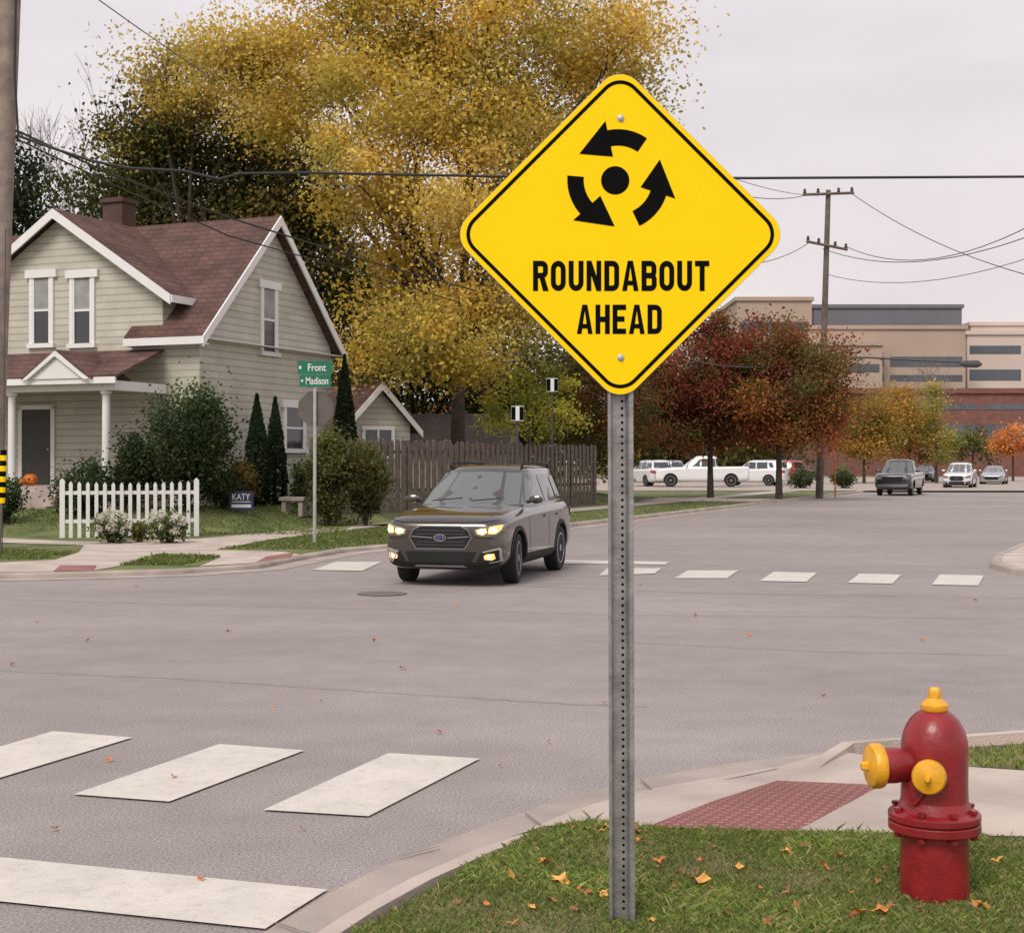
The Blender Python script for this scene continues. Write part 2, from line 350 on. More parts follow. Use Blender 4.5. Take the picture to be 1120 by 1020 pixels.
def blades(name,poly,n,h,w,zf,pal,lean=.5):
    xs=[p[0] for p in poly];ys=[p[1] for p in poly]
    P=np.stack([rng.uniform(min(xs),max(xs),n),rng.uniform(min(ys),max(ys),n)],1); P=P[inpoly(P,poly)]
    fld=(np.sin(P[:,0]*4.1+np.sin(P[:,1]*3.3)*2)+np.sin(P[:,1]*5.7+P[:,0]*2.2)+np.sin(P[:,0]*11.3-P[:,1]*9.1)*.6)/2.6
    keep=rng.random(len(P))<np.clip(.85+.5*fld,.35,1); P=P[keep]; fld=fld[keep]; n=len(P)
    Z=np.array([zf(a,b) for a,b in P]) if callable(zf) else np.full(n,zf)
    hh=h*(.45+.8*rng.random(n))*(1+.4*fld); hh*=np.where(rng.random(n)<.02,1.8,1.); a=rng.random(n)*2*math.pi; l=hh*lean*rng.random(n)*1.6; a2=rng.random(n)*2*math.pi
    V=np.empty((n,4,3)); dx=np.cos(a)*w/2;dy=np.sin(a)*w/2
    V[:,0]=np.stack([P[:,0]-dx,P[:,1]-dy,Z-.005],1);V[:,1]=np.stack([P[:,0]+dx,P[:,1]+dy,Z-.005],1)
    mx=P[:,0]+np.cos(a2)*l*.35;my=P[:,1]+np.sin(a2)*l*.35
    V[:,2]=np.stack([mx+dx*.7,my+dy*.7,Z+hh*.6],1)
    V[:,3]=np.stack([P[:,0]+np.cos(a2)*l,P[:,1]+np.sin(a2)*l,Z+hh],1)
    me=bpy.data.meshes.new(name); me.vertices.add(4*n); me.vertices.foreach_set('co',V.ravel().astype(np.float32))
    me.loops.add(4*n); me.loops.foreach_set('vertex_index',np.arange(4*n,dtype=np.int32)); me.polygons.add(n)
    me.polygons.foreach_set('loop_start',np.arange(0,4*n,4,dtype=np.int32)); me.polygons.foreach_set('loop_total',np.full(n,4,dtype=np.int32)); me.update()
    at=me.color_attributes.new('col','FLOAT_COLOR','POINT'); pl=np.array(pal)
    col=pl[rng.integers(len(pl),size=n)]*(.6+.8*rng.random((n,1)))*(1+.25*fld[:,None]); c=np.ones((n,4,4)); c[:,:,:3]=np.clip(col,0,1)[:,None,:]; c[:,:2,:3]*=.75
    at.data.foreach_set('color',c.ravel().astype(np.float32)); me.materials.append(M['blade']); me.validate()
    o=bpy.data.objects.new(name,me); C.objects.link(o); o['kind']='stuff'; return o

# ============================================================ GROUND
def big(name,x0,x1,y0,y1,z,m): return sheet(name,[(x0,y0,z),(x1,y0,z),(x1,y1,z),(x0,y1,z)],m)
big('ground',-900,900,-60,1800,-.03,'grass')
big('road',-120,160,-25,330,0,'asphalt')
kp=[G(-520,642),G(-300,638),G(0,633),G(100,631),G(200,628),G(285,622),G(335,612),G(380,604),G(430,599.5)]+[UV(-13.5,v) for v in (32,45,70,110,180,300)]
kp=[Vector((p.x,p.y,0)) for p in kp]
kerb('kerb',kp,.18,[ZB]*9+[.1]*6,1,'gutter')
def inset(P,w,side=1):
    out=[]
    for i,p in enumerate(P):
        d=(P[min(i+1,len(P)-1)]-P[max(i-1,0)]).normalized(); out.append(p+Vector((-d.y,d.x,0))*w*side)
    return out
blk=[Vector((p.x,p.y,ZB)) for p in inset(kp,.12)]
sheet('verge',blk+[Vector((-150,300,ZB)),Vector((-150,20,ZB))],'grass')
gi=kp; go=inset(kp,.45,-1)
mb=MB()
for i in range(len(gi)-1): mb.face([(*gi[i][:2],.006),(*go[i][:2],.006),(*go[i+1][:2],.006),(*gi[i+1][:2],.006)])
tag(mb.build('gutter','gutter'),kind='structure')
def GZ(l,z): return [G(a,b,z) for a,b in l]
zc=ZB+.010
sheet('pavement',GZ([(-300,629),(0,625.5),(100,624),(128,619),(178,605),(100,603),(86,604),(60,612),(0,615),(-300,618)],zc),'concrete')
sheet('pavement',GZ([(-300,592),(0,593),(92,596),(86,604),(100,603),(178,605),(236,601),(300,589),(430,573.5),(430,569),(330,578.5),(215,589),(120,592),(60,591),(0,588),(-300,587)],zc),'concrete')
sheet('pavement',GZ([(178,605),(242,609),(218,619),(286,615),(330,606.5),(310,603),(236,601)],zc),'concrete')
p1=[UV(-16.9,v,zc) for v in (34,60,110,200)]; p2=[UV(-18.2,v,zc) for v in (200,110,60,34)]
sheet('pavement',p1+p2,'concrete')
sheet('tactile_paving',GZ([(58,624.5),(66,618),(106,618),(102,623.5)],zc+.005),'tactile')
sheet('tactile_paving',GZ([(280,614.5),(292,608),(322,604),(318,608.5)],zc+.005),'tactile')
nu,nv=70,70; us=np.linspace(-75,-17.5,nu); vs_=np.linspace(18,130,nv); vv=[];ff=[]
for v in vs_:
    for u in us:
        p=UV(u,v); z=ZB-.02+.52*sm((-u-18.6)/2.5)*sm((p.y-33.0)/3.5)*(1-sm((v-56)/12)); vv.append((p.x,p.y,z if p.y>30 else .02))
for j in range(nv-1):
    for i in range(nu-1): ff.append((j*nu+i,j*nu+i+1,(j+1)*nu+i+1,(j+1)*nu+i))
mb=MB(); mb.add(vv,ff); lw=mb.build('lawn','grass',smooth=True); tag(lw,kind='structure')
sheet('parking_lot',[(5,84,.10),(45,84,.10),(60,160,.10),(5,160,.10)],'gutter')
sheet('driveway',[UV(-14,60,.09),UV(-30,58,.09),UV(-30,66,.09),UV(-14,65,.09)],'concrete')
rk=[G(1500,660),G(1300,645),G(1150,634),G(1105,628),G(1082,621),G(1086,612),G(1120,597)]+[UV(-1.7,v) for v in (40,70,150)]
rk=[Vector((p.x,p.y,0)) for p in rk]
kerb('kerb',rk,.18,.1,-1)
sheet('pavement',[Vector((p.x,p.y,.10)) for p in inset(rk,.12,-1)]+[Vector((90,150,.10)),Vector((90,17,.10))],'concrete')
sheet('verge',[G(1180,622,.115),G(1500,640,.115),G(1500,600,.115),G(1200,600,.115)],'grass')
zt=.10
sheet('gutter',[G(a,b,.006) for a,b in [(180,1090),(290,1018),(360,976),(430,941),(520,906),(600,878),(700,851),(800,834),(870,826),(925,819),(1000,814),(1120,806),(1500,790),(1500,830),(1120,830),(900,850),(700,900),(580,920),(400,1090)]],'gutter')
kl=[G(300,1075),G(340,1046),G(376,1022),G(440,986),(G(512,945)),G(572,913)]
kerb('kerb',kl,.13,[.1,.1,.1,.1,.07,.02],-1,'concrete')
A=lambda a,b,z: G(a,b,z)
sheet('ramp',[A(566,912,.014),A(620,888,.014),A(690,866,.014),A(790,848,.014),A(850,838,.014),A(914,821,.014),A(850,853,.03),A(778,876,.06),A(706,904,.1),A(640,897,.1),A(590,904,.08)],'concrete')
sheet('tactile_paving',[A(850,853,.03),A(965,858,.1),A(870,909,.1),A(706,904,.1),A(778,876,.06)],'tactile')
sheet('pavement',[A(850,853,.03),A(914,821,.03),A(1000,832,.1),A(1060,838,.1),A(1120,842,.1),A(1500,858,.1),A(1500,935,.1),A(1120,914,.1),A(870,909,.1),A(965,858,.1)],'concrete')
kr=[G(858,852),G(884,838),G(914,823),G(960,819),G(1040,815),G(1120,809),G(1500,793)]
kerb('kerb',kr,.13,[.02,.05,.07,.07,.07,.07,.07],-1,'concrete')
g2=[A(960,825,.1),A(1040,819,.1),A(1120,813,.1),A(1500,797,.1),A(1500,858,.1),A(1120,842,.1),A(1060,838,.1)]
sheet('verge',[Vector((p.x,p.y,.104)) for p in g2],'soil')
g1=[A(345,1046,zt),A(386,1020,zt),A(446,986,zt),A(516,946,zt),A(582,908,zt),A(640,897,zt),A(706,904,zt),A(870,909,zt),A(1120,914,zt),A(1500,935,zt),A(1500,1200,zt),A(300,1200,zt)]
sheet('verge',[Vector((p.x,p.y,.095)) for p in g1],'soil')
mb=MB()
for a,b in [((1015,838),(1075,912)),((436,936),(480,925)),((700,851),(712,862)),((574,888),(592,902)),((300,1008),(345,1022)),((560,914),(700,872)),((700,872),(850,840))]:
    z=.108 if a[0]>1000 else .022
    p=G(*a,z);q=G(*b,z); d=(q-p).normalized(); n=Vector((-d.y,d.x,0))*.005; mb.face([p-n,q-n,q+n,p+n])
tag(mb.build('pavement_joint','crack'),kind='structure')
pal_near=[(.18,.265,.055),(.22,.30,.065),(.27,.33,.085),(.14,.21,.045),(.44,.37,.16),(.27,.30,.10)]
clip=[(max(-1.2,min(3.2,p.x)),max(4.85,p.y)) for p in g1]
blades('grass',clip,160000,.020,.0030,.095,pal_near,1.0)
blades('grass',[(min(p.x,5),p.y) for p in g2],16000,.03,.007,.1,pal_near,.8)
far1=[tuple(p[:2]) for p in [UV(-14,27.5),UV(-16.6,30.5),UV(-16.6,62),UV(-14,62)]]
pf=[(.14,.20,.045),(.18,.23,.055),(.11,.155,.04),(.26,.25,.10)]
blades('grass',far1,24000,.05,.02,ZB,pf,.8)
blades('grass',[tuple(p[:2]) for p in GZ([(238,601),(300,590),(430,575),(430,594),(350,601)],ZB)],14000,.05,.02,ZB,pf,.8)
blades('grass',[tuple(p[:2]) for p in GZ([(130,618),(178,606),(242,609),(200,618)],ZB)],5000,.05,.02,ZB,pf,.8)
blades('grass',[tuple(p[:2]) for p in GZ([(-60,600),(85,603),(60,611),(-60,614)],ZB)],6000,.05,.02,ZB,pf,.8)
blades('grass',[(-17,33.5),(-4.0,33.5),(-4.2,40),(-9,42),(-17,42)],28000,.05,.025,tz,pf,.8)
def mark(name,l,z=.010): return sheet(name,[G(a,b,z) for a,b in l],'paint')
for l in ([(-125,852),(-33,860),(145,806),(58,799)],[(80,868),(185,876),(333,820),(240,813)],[(288,885),(403,892),(525,829),(425,823)]):
    mark('crosswalk_bar',l)
mark('stop_line',[(-260,911),(358,972),(290,1015),(-260,958)])
for l in ([(341,623),(396,624),(418,614),(368,614)],[(655,629),(716,627),(724,621),(664,621)],[(738,632),(795,632),(808,623.5),(752,623.5)],[(831,635),(882,636),(894,626),(846,625)],[(927,637),(976,638),(986,628),(940,627)],[(1019,639),(1070,640),(1076,629),(1028,628)],[(606,616),(728,617),(732,614),(612,612)]):
    mark('crosswalk_bar',l)
mb=MB()
def crack(pts,w):
    P=[]; 
    for i in range(len(pts)-1):
        a=G(*pts[i],.008);b=G(*pts[i+1],.008); k=14
        for j in range(k): P.append(a.lerp(b,j/k)+Vector((rng.normal()*.012,rng.normal()*.012,0)))
    for i in range(len(P)-1):
        d=(P[i+1]-P[i]).normalized(); n=Vector((-d.y,d.x,0))*w*.5; mb.face([P[i]-n,P[i+1]-n,P[i+1]+n,P[i]+n])
crack([(0,733),(200,742),(430,757),(600,768),(715,773)],.010); crack([(0,655),(300,663),(700,672),(1120,676)],.014)
crack([(640,700),(900,712),(1120,716)],.012); crack([(560,640),(760,648),(1010,652)],.02)
tag(mb.build('road_crack','crack'),kind='structure')
p=G(418,649,.006); mb=MB(); mb.lathe([(.33,0),(.33,.006),(.28,.007),(.0,.007)],(0,0,0),'z',24); o=mb.build('manhole_cover','iron'); o.location=p; tag(o,'dark round iron manhole cover in the road before the brown car','manhole cover')

# ============================================================ HOUSE
HC=Vector((-8.03,38.,0)); ROT=-TH
def hl(px,py,a=None,b=None):
    k=(px-CX)/F
    if b is not None and a is None: a=(k*(HC.y+ct*b)-HC.x-st*b)/(ct+st*k)
    elif a is not None: b=(k*(HC.y-st*a)-HC.x-ct*a)/(st-ct*k)
    Y=HC.y-st*a+ct*b; return a,b,H-(py-HY)*Y/F
house=empty('house',HC,ROT,'cream sided gabled house with brown shingle roof and white columned porch','house')
EZ,RZ=4.96,8.63; sl=(RZ-EZ)/3.8; GZ0=.3
mb=MB(); mb.prism([(-.35,.35,GZ0),(-.35,7.25,GZ0),(-.35,7.25,EZ+.30),(-.35,3.8,RZ-.05),(-.35,.35,EZ+.30)],(-9.2,0,0))
pa=-4.84; wz=6.07; wp=8.55; wsl=(wp-wz)/3.8
mb.prism([(-8.2,.34,GZ0),(-1.5,.34,GZ0),(-1.5,.34,wz+.46*wsl-.06),(pa,.34,wp-.08),(-8.2,.34,wz+.44*wsl-.06)],(0,3.4,0))
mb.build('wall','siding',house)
mb=MB()
def slab(mb,p,t=.1): mb.prism(p,(0,0,t))
slab(mb,[(0,0,EZ),(0,3.8,RZ),(-2.5,3.8,RZ),(-2.5,0,EZ)])
slab(mb,[(-2.5,.6,EZ+.6*sl),(-2.5,3.8,RZ),(-9.9,3.8,RZ),(-9.9,.6,EZ+.6*sl)])
slab(mb,[(0,7.6,EZ),(0,3.8,RZ),(-9.9,3.8,RZ),(-9.9,7.6,EZ)])
slab(mb,[(pa,0,wp),(pa,3.9,wp),(-1.04,3.9,wz),(-1.04,0,wz)])
slab(mb,[(pa,0,wp),(pa,3.9,wp),(-8.64,3.9,wz),(-8.64,0,wz)])
roof=mb.build('roof','shingle',house)
mb=MB()
def board(p,q,d,t): mb.prism([p,q,(q[0],q[1],q[2]-d),(p[0],p[1],p[2]-d)],t)
board((0.0,-.02,EZ+.07),(0.0,3.8,RZ+.09),.27,(.05,0,0)); board((0.0,7.62,EZ+.07),(0.0,3.8,RZ+.09),.27,(.05,0,0))
board((pa,-.0,wp+.09),(-1.0,-.0,wz+.07),.26,(0,-.05,0)); board((pa,0,wp+.09),(-8.68,0,wz+.07),.26,(0,-.05,0))
board((-2.5,-.0,EZ+.06),(0.05,-.0,EZ+.06),.2,(0,-.04,0)); board((-1.0,0,wz+.07),(-1.0,3.2,wz+.07),.2,(.04,0,0))
mb.box(-2.5,-.05,.0,.34,EZ-.14,EZ-.10); mb.box(-.35,-.02,.0,7.6,EZ+.02,EZ+.04)
mb.build('white_trim','white',house)
for b_ in (.32,7.15): mb=MB(); mb.box(-.345,-.325,b_,b_+.1,GZ0,EZ+.2); mb.build('corner_board','siding',house)
cha,chb,chz=hl(131,240,b=3.8); mb=MB(); mb.box(cha-.35,cha+.35,3.45,4.1,RZ-.9,RZ+.95); mb.box(cha-.42,cha+.42,3.38,4.17,RZ+.80,RZ+.9); mb.build('chimney','chimbrick',roof)
def window(px0,py0,px1,py1,a=None,b=None,parent=house,curt=True):
    a0,b0,_=hl(px0,py0,a,b); a1,b1,_=hl(px1,py1,a,b); _,_,z1=hl((px0+px1)/2,py0,a,b); _,_,z0=hl((px0+px1)/2,py1,a,b)
    t=.11
    def bx(mb,s0,s1,z0,z1,d0,d1):
        if b is not None: mb.box(s0,s1,b-d1,b-d0,z0,z1)
        else: mb.box(a+d0,a+d1,s0,s1,z0,z1)
    s0,s1=(a0,a1) if b is not None else (b0,b1)
    g=MB(); bx(g,s0,s1,z0,z1,.0,.025); w=g.build('window','glass',parent)
    if curt:
        c=MB(); bx(c,s0+.04,s1-.04,z0+(z1-z0)*.52,z1-.03,.026,.030); c.build('blind','curtain',w)
    f=MB(); bx(f,s0-t,s0,z0-.02,z1,.0,.07); bx(f,s1,s1+t,z0-.02,z1,.0,.07); bx(f,s0-t-.12,s1+t+.12,z1,z1+.22,.0,.10); bx(f,s0-t-.05,s1+t+.05,z0-.14,z0-.02,.0,.12)
    zm=(z0+z1)/2; bx(f,s0,s1,zm-.03,zm+.03,.032,.055); bx(f,s0,s0+.05,z0,z1,.032,.06); bx(f,s1-.05,s1,z0,z1,.032,.06)
    f.build('window_frame','white',w)
window(37,304,56,375,b=.34); window(81,304,101,375,b=.34); window(286,316,300,384,a=-.35); window(311,446,331,490,a=-.35,curt=False)
mb=MB(); mb.box(-9,-1.3,-1.9,.33,GZ0,1.12); porch=mb.build('porch_floor','gutter',house)
mb=MB(); 
q=hl(40,540,b=-2.2)[0]
for i in range(4): mb.box(q-.75,q+.75,-1.9-.28*(i+1),-1.901-.28*i,GZ0,1.0-.17*i-.02)
mb.build('porch_steps','gutter',house)
for px in (13,116):
    a0=hl(px,460,b=-1.7)[0]; mb=MB(); mb.path([(a0,-1.7,1.12),(a0,-1.7,1.2),(a0,-1.7,1.22),(a0,-1.7,3.45),(a0,-1.7,3.47),(a0,-1.7,3.56)],[.15,.15,.105,.095,.14,.14],14); mb.build('column','white',house,True)
mb=MB(); mb.box(-9,-1.35,-1.86,-1.56,3.56,3.80); mb.box(-1.6,-1.35,-1.56,.3,3.56,3.80); mb.box(-9.1,-1.15,-2.12,-2.06,3.72,3.88)
ga=hl(58,400,b=-2.3)[0]
mb.prism([(ga-1.0,-2.16,3.86),(ga+1.0,-2.16,3.86),(ga,-2.16,4.5)],(0,.05,0))
for s in (-1,1): mb.prism([(ga+s*1.05,-2.2,3.83),(ga,-2.2,4.56),(ga,-2.2,4.43),(ga+s*.9,-2.2,3.83)],(0,-.05,0))
mb.build('porch_trim','white',house)
mb=MB(); slab(mb,[(-9.1,-2.1,3.86),(-1.1,-2.1,3.86),(-1.45,.33,4.68),(-9.1,.33,4.68)],.07)
for s in (-1,1): slab(mb,[(ga,-2.2,4.55),(ga,-.6,4.55),(ga+s*1.1,-.6,3.84),(ga+s*1.1,-2.2,3.84)],.05)
mb.build('porch_roof','shingle',house)
da,_,_=hl(40,470,b=.3); mb=MB(); mb.box(da-.5,da+.5,.30,.33,1.12,3.2); dr=mb.build('door','darkdoor',house); mb=MB(); mb.lathe([(.02,0),(.035,.03),(.0,.06)],(da+.4,.30,2.1),(0,-1,0),10); mb.build('handle','chrome',dr)
mb=MB(); mb.box(da-.62,da-.5,.27,.33,1.12,3.3); mb.box(da+.5,da+.62,.27,.33,1.12,3.3); mb.box(da-.62,da+.62,.27,.33,3.2,3.32); mb.build('door_frame','white',dr)
def pumpkin(px,dist,z,r,label):
    a,b,_=hl(px,520,b=dist); p=HC+Vector((a*ct+b*st,-a*st+b*ct,0)); p.z=z
    root=empty('pumpkin',p,0,label,'pumpkin'); vs=[];fs=[];n=30;k=9
    for i in range(k+1):
        t=math.pi*i/k
        for j in range(n):
            al=2*math.pi*j/n; rr=r*(math.sin(t)**.8)*(1-.10*abs(math.sin(al*4))); vs.append((rr*math.cos(al),rr*math.sin(al),r*.8-r*.78*math.cos(t)*(1 if t>.3 else .92)))
    for i in range(k):
        for j in range(n): fs.append((i*n+j,i*n+(j+1)%n,(i+1)*n+(j+1)%n,(i+1)*n+j))
    m_=MB(); m_.add(vs,fs); m_.build('flesh','pumpkin',root,True); m_=MB(); m_.path([(0,0,r*1.4),(.01,0,r*1.75),(.03,0,r*1.9)],[.03,.02,.02],6); m_.build('stalk','bark',root)
pumpkin(33,-1.2,1.12,.20,'large orange pumpkin on the porch floor of the cream house'); pumpkin(22,-1.5,1.12,.12,'small orange pumpkin on the porch left of the large one')
def gable_shed(name,label,px,Y,wb,lb,eh,rh,wallm,roofm,rz,zb=.5,trim=True):
    r=empty(name,((px-CX)*Y/F,Y,zb),rz,label,'shed'); m_=MB()
    m_.prism([(0,-wb/2,0),(0,wb/2,0),(0,wb/2,eh),(0,0,rh-.05),(0,-wb/2,eh)],(-lb,0,0)); m_.build('wall',wallm,r)
    m_=MB(); o=.3; s_=(rh-eh)/(wb/2)
    for s in (-1,1): m_.prism([(o,0,rh),(-lb-o,0,rh),(-lb-o,s*(wb/2+o),eh-o*s_),(o,s*(wb/2+o),eh-o*s_)],(0,0,.1))
    m_.build('roof',roofm,r)
    if trim:
        m_=MB()
        for s in (-1,1): m_.prism([(o+.01,0,rh+.1),(o+.01,s*(wb/2+o),eh-o*s_+.08),(o+.01,s*(wb/2+o),eh-o*s_-.15),(o+.01,0,rh-.15)],(.04,0,0))
        m_.build('rake_trim','white',r)
        m_=MB(); m_.box(.001,.04,-.5,.5,1.45,2.3); w=m_.build('window','glass',r); m_=MB(); m_.box(.001,.07,-.62,-.5,1.35,2.42); m_.box(.001,.07,.5,.62,1.35,2.42); m_.box(.001,.07,-.5,.5,2.3,2.42); m_.box(.001,.07,-.5,.5,1.35,1.45); m_.box(.041,.06,-.03,.03,1.45,2.3); m_.build('window_frame','white',w)
    return r
gable_shed('shed','small cream shed with brown roof and white gable right of the house',413,48,2.5,4.5,2.5,3.75,'siding','shingle',-TH-.55,.5)
gable_shed('garage','long low garage with dark shingle roof behind the wooden fence',560,62,7,9,1.9,3.4,'siding','shingle_dark',-.15,.3,False)

# ============================================================ FENCES
p0=GT(68,588); p1_=GT(215,586)
d=(p1_-p0); L_=d.length; root=empty('picket_fence',p0,math.atan2(d.y,d.x),'short white picket fence section in front of the flowers and cream house','fence')
n=17; hgt=1.26
for i in range(n):
    x=L_*i/(n-1); end=i in(0,n-1); w=.055 if end else .040
    m_=MB(); hh=hgt+.06 if end else hgt-.04*math.sin(math.pi*i/(n-1))
    m_.prism([(x-w,0,0),(x+w,0,0),(x+w,0,hh-.06),(x,0,hh),(x-w,0,hh-.06)],(0,.09 if end else .02,0)); m_.build('post' if end else 'picket','white',root)
for z in (.32,.95): m_=MB(); m_.box(.05,L_-.05,.022,.06,z,z+.08); m_.build('rail','white',root)
A0=Vector((-5.2,39.2,0)); A1=Vector((3.4,57.5,0)); d=A1-A0; L_=d.length; A0.z=.35
root=empty('wooden_fence',A0,math.atan2(d.y,d.x),'weathered brown wooden privacy fence behind the car and street sign','fence')
m_=MB(); n=int(L_/.19)
for i in range(n):
    x=i*.19; t=.035*(i%2)+.01*rng.random(); hh=2.05+.035*rng.normal(); m_.prism([(x,t,-.3),(x+.158,t,-.3),(x+.158,t,hh-.08),(x+.079,t,hh),(x,t,hh-.08)],(0,.02,0))
m_.build('fence_boards','fencewood',root); 
for z in (.5,1.65): m_=MB(); m_.box(0,L_,.06,.11,z,z+.09); m_.build('rail','fencewood',root)
for i in range(9): m_=MB(); x=i*L_/8; m_.box(x-.06,x+.06,.11,.23,-.3,2.05); m_.build('post','fencewood',root)

# ============================================================ ROUNDABOUT SIGN
SY=5.24
sg=empty('road_sign',((681-CX)*SY/F,SY+.02,.09),0,'yellow diamond ROUNDABOUT AHEAD warning sign on perforated steel post','road sign')
k=SY/F; off=sg.location
zc_=H-(256-HY)*k-off.z; xc=(678.5-CX)*k-off.x
def leanx(z): return xc*z/zc_
m_=MB()
prof=[(-.046,-.003),(-.035,-.003),(-.032,.020),(.018,.022),(.030,-.002),(.046,-.003),(.046,.002),(.033,.003),(.022,.027),(-.036,.025),(-.039,.002),(-.046,.002)]
zs_=[-.25,2.84]; n=len(prof)
vs=[(x+leanx(z),y,z) for z in zs_ for x,y in prof]; m_.add(vs,[(i,(i+1)%n,n+(i+1)%n,n+i) for i in range(n)]+[tuple(range(n)),tuple(range(n,2*n))])
m_.k=1
z=.05
while z<2.15:
    x=.004+leanx(z)+.003; m_.lathe([(.0050,0),(.0050,.0006)],(x,.0206,z),(0,-1,0),10); z+=.0254
m_.build('post',['galv','black'],sg)
R_=.085; half=351/2*k+ R_*(math.sqrt(2)-1)
def diamond(h,r,n=10):
    pts=[]
    for q in range(4):
        a=q*math.pi/2; c=(h-r*math.sqrt(2)); cx=c*math.cos(a); cz=c*math.sin(a)
        for i in range(n+1):
            t=a-math.pi/4+math.pi/2*i/n; pts.append((cx+r*math.cos(t),cz+r*math.sin(t)))
    return pts
yp=-.012
plate=MB(); plate.prism([(x+xc,yp,z+zc_) for x,z in diamond(half,R_)],(0,.004,0)); pl=plate.build('sign_plate','alum',sg)
def facesheet(mb,pts,y): mb.face([(x+xc,y,z+zc_) for x,z in pts])
m_=MB(); facesheet(m_,diamond(half-.002,R_-.001),yp-.0015); m_.build('sign_face','yellow',sg)
m_=MB(); s2=math.sqrt(2); i1=.018; i2=.031
o1=diamond(half-i1*s2,R_-i1+.012); o2=diamond(half-i2*s2,R_-i2+.012); n=len(o1)
m_.add([(x+xc,yp-.0028,z+zc_) for x,z in o1+o2],[(i,(i+1)%n,n+(i+1)%n,n+i) for i in range(n)]); m_.build('border','black',sg)
m_=MB(); 
def P2(px,py): return ((px-678.5)*k,(256-py)*k)
cx_,cz_=P2(676.,196.5); px_=k
def ringpt(r,a,e=0): return (cx_+r*px_*math.cos(a)+xc,yp-.0028-e,cz_+r*px_*math.sin(a)+zc_)
for q in range(3):
    a0=math.radians(55+120*q); a1=math.radians(105+120*q); a2=math.radians(146+120*q); nn=18; ri,ro=37.5,55.5
    m_.face([ringpt(ro,a0+(a1-a0)*i/nn) for i in range(nn+1)]+[ringpt(ri,a1-(a1-a0)*i/nn) for i in range(nn+1)])
    am=math.radians(102+120*q); m_.face([ringpt(26,am,.0004),ringpt(66,am,.0004),ringpt(51,a2,.0004)])
dc=P2(673,197); m_.face([(dc[0]+15.5*px_*math.cos(t)+xc,yp-.0028,dc[1]+15.5*px_*math.sin(t)+zc_) for t in np.linspace(0,2*math.pi,40,endpoint=False)])
m_.build('roundabout_symbol','black',sg)
def arc(cx,cy,rx,ry,a0,a1,n=10): return [(cx+rx*math.cos(math.radians(a0+(a1-a0)*i/n)),cy+ry*math.sin(math.radians(a0+(a1-a0)*i/n))) for i in range(n+1)]
def ribbon(pts,t,closed=False):
    P=[Vector(p) for p in pts]; 
    Q=[P[0]]
    for p in P[1:]:
        if (p-Q[-1]).length>1e-4: Q.append(p)
    if closed and (Q[0]-Q[-1]).length<1e-4: Q.pop()
    n=len(Q); out=[]
    for i in range(n):
        if closed: a=Q[i-1];c=Q[(i+1)%n]
        else: a=Q[max(i-1,0)];c=Q[min(i+1,n-1)]
        b=Q[i]; d1=(b-a).normalized() if (b-a).length>0 else None; d2=(c-b).normalized() if (c-b).length>0 else None
        d1=d1 or d2; d2=d2 or d1; n1=Vector((-d1.y,d1.x)); n2=Vector((-d2.y,d2.x)); mm=(n1+n2).normalized(); l=t/2/max(.4,mm.dot(n1)); out.append((b+mm*l,b-mm*l))
    fs=[]
    for i in range(n if closed else n-1):
        j=(i+1)%n; fs.append([out[i][0],out[i][1],out[j][1],out[j][0]])
    return fs
def glyph(ch,w=.545,t=.182):
    l=t/2;r=w-t/2;b=t/2;T=1-t/2;m=.5;c=(l+r)/2;rr=(r-l)/2; fs=[]; lay=[0]
    def rb(p,cl=False,tt=t): fs.extend([(lay[0],f) for f in ribbon(p,tt,cl)]); lay[0]+=1
    def pg(*p): fs.append((lay[0],[Vector(q) for q in p])); lay[0]+=1
    if ch=='O': rb(arc(c,T-rr*1.1,rr,rr*1.1,0,180)+arc(c,b+rr*1.1,rr,rr*1.1,180,360),True)
    if ch=='U': rb([(l,1)]+arc(c,b+rr*1.1,rr,rr*1.1,180,360)+[(r,1)])
    if ch=='D': q=.15; rb([(l,b),(l,T)]+arc(r-q,T-q,q,q,90,0,8)+arc(r-q,b+q,q,q,0,-90,8),True)
    if ch in'BR':
        q=.13; mm=m+.01; rb([(l,mm),(l,T)]+arc(r-q,T-q,q,q,90,0,8)+arc(r-q,mm+q,q,q,0,-90,8),True)
        if ch=='B': rb([(l,b),(l,mm)]+arc(r+.01-q,mm-q,q,q,90,0,8)+arc(r+.01-q,b+q,q,q,0,-90,8),True)
        else: rb([(l,0),(l,m)]); pg((w*.42,m-.04),(w*.42+t*1.05,m-.04),(w+.03,0),(w+.03-t*1.15,0))
    if ch=='N': rb([(l,0),(l,1)],tt=t*.95); rb([(r,0),(r,1)],tt=t*.95); pg((.0,1),(t*1.0,1),(w,0),(w-t*1.0,0))
    if ch=='A':
        w2=w+.06; c=w2/2
        pg((0,0),(t*.98,0),(c+.03,1),(c-t*.52,1)); pg((w2,0),(w2-t*.98,0),(c-.03,1),(c+t*.52,1)); pg((.12,.19),(w2-.12,.19),(w2-.15,.34),(.15,.34))
    if ch=='T': rb([(0,T),(w-.02,T)]); rb([((w-.02)/2,0),((w-.02)/2,T)])
    if ch=='H': rb([(l,0),(l,1)]);rb([(r,0),(r,1)]);rb([(l,m),(r,m)])
    if ch=='E': rb([(w-.03,T),(l,T),(l,b),(w-.03,b)]); rb([(l,m+.01),(w-.09,m+.01)])
    W_={'A':w+.06,'T':w-.02,'E':w-.03}.get(ch,w); return fs,W_
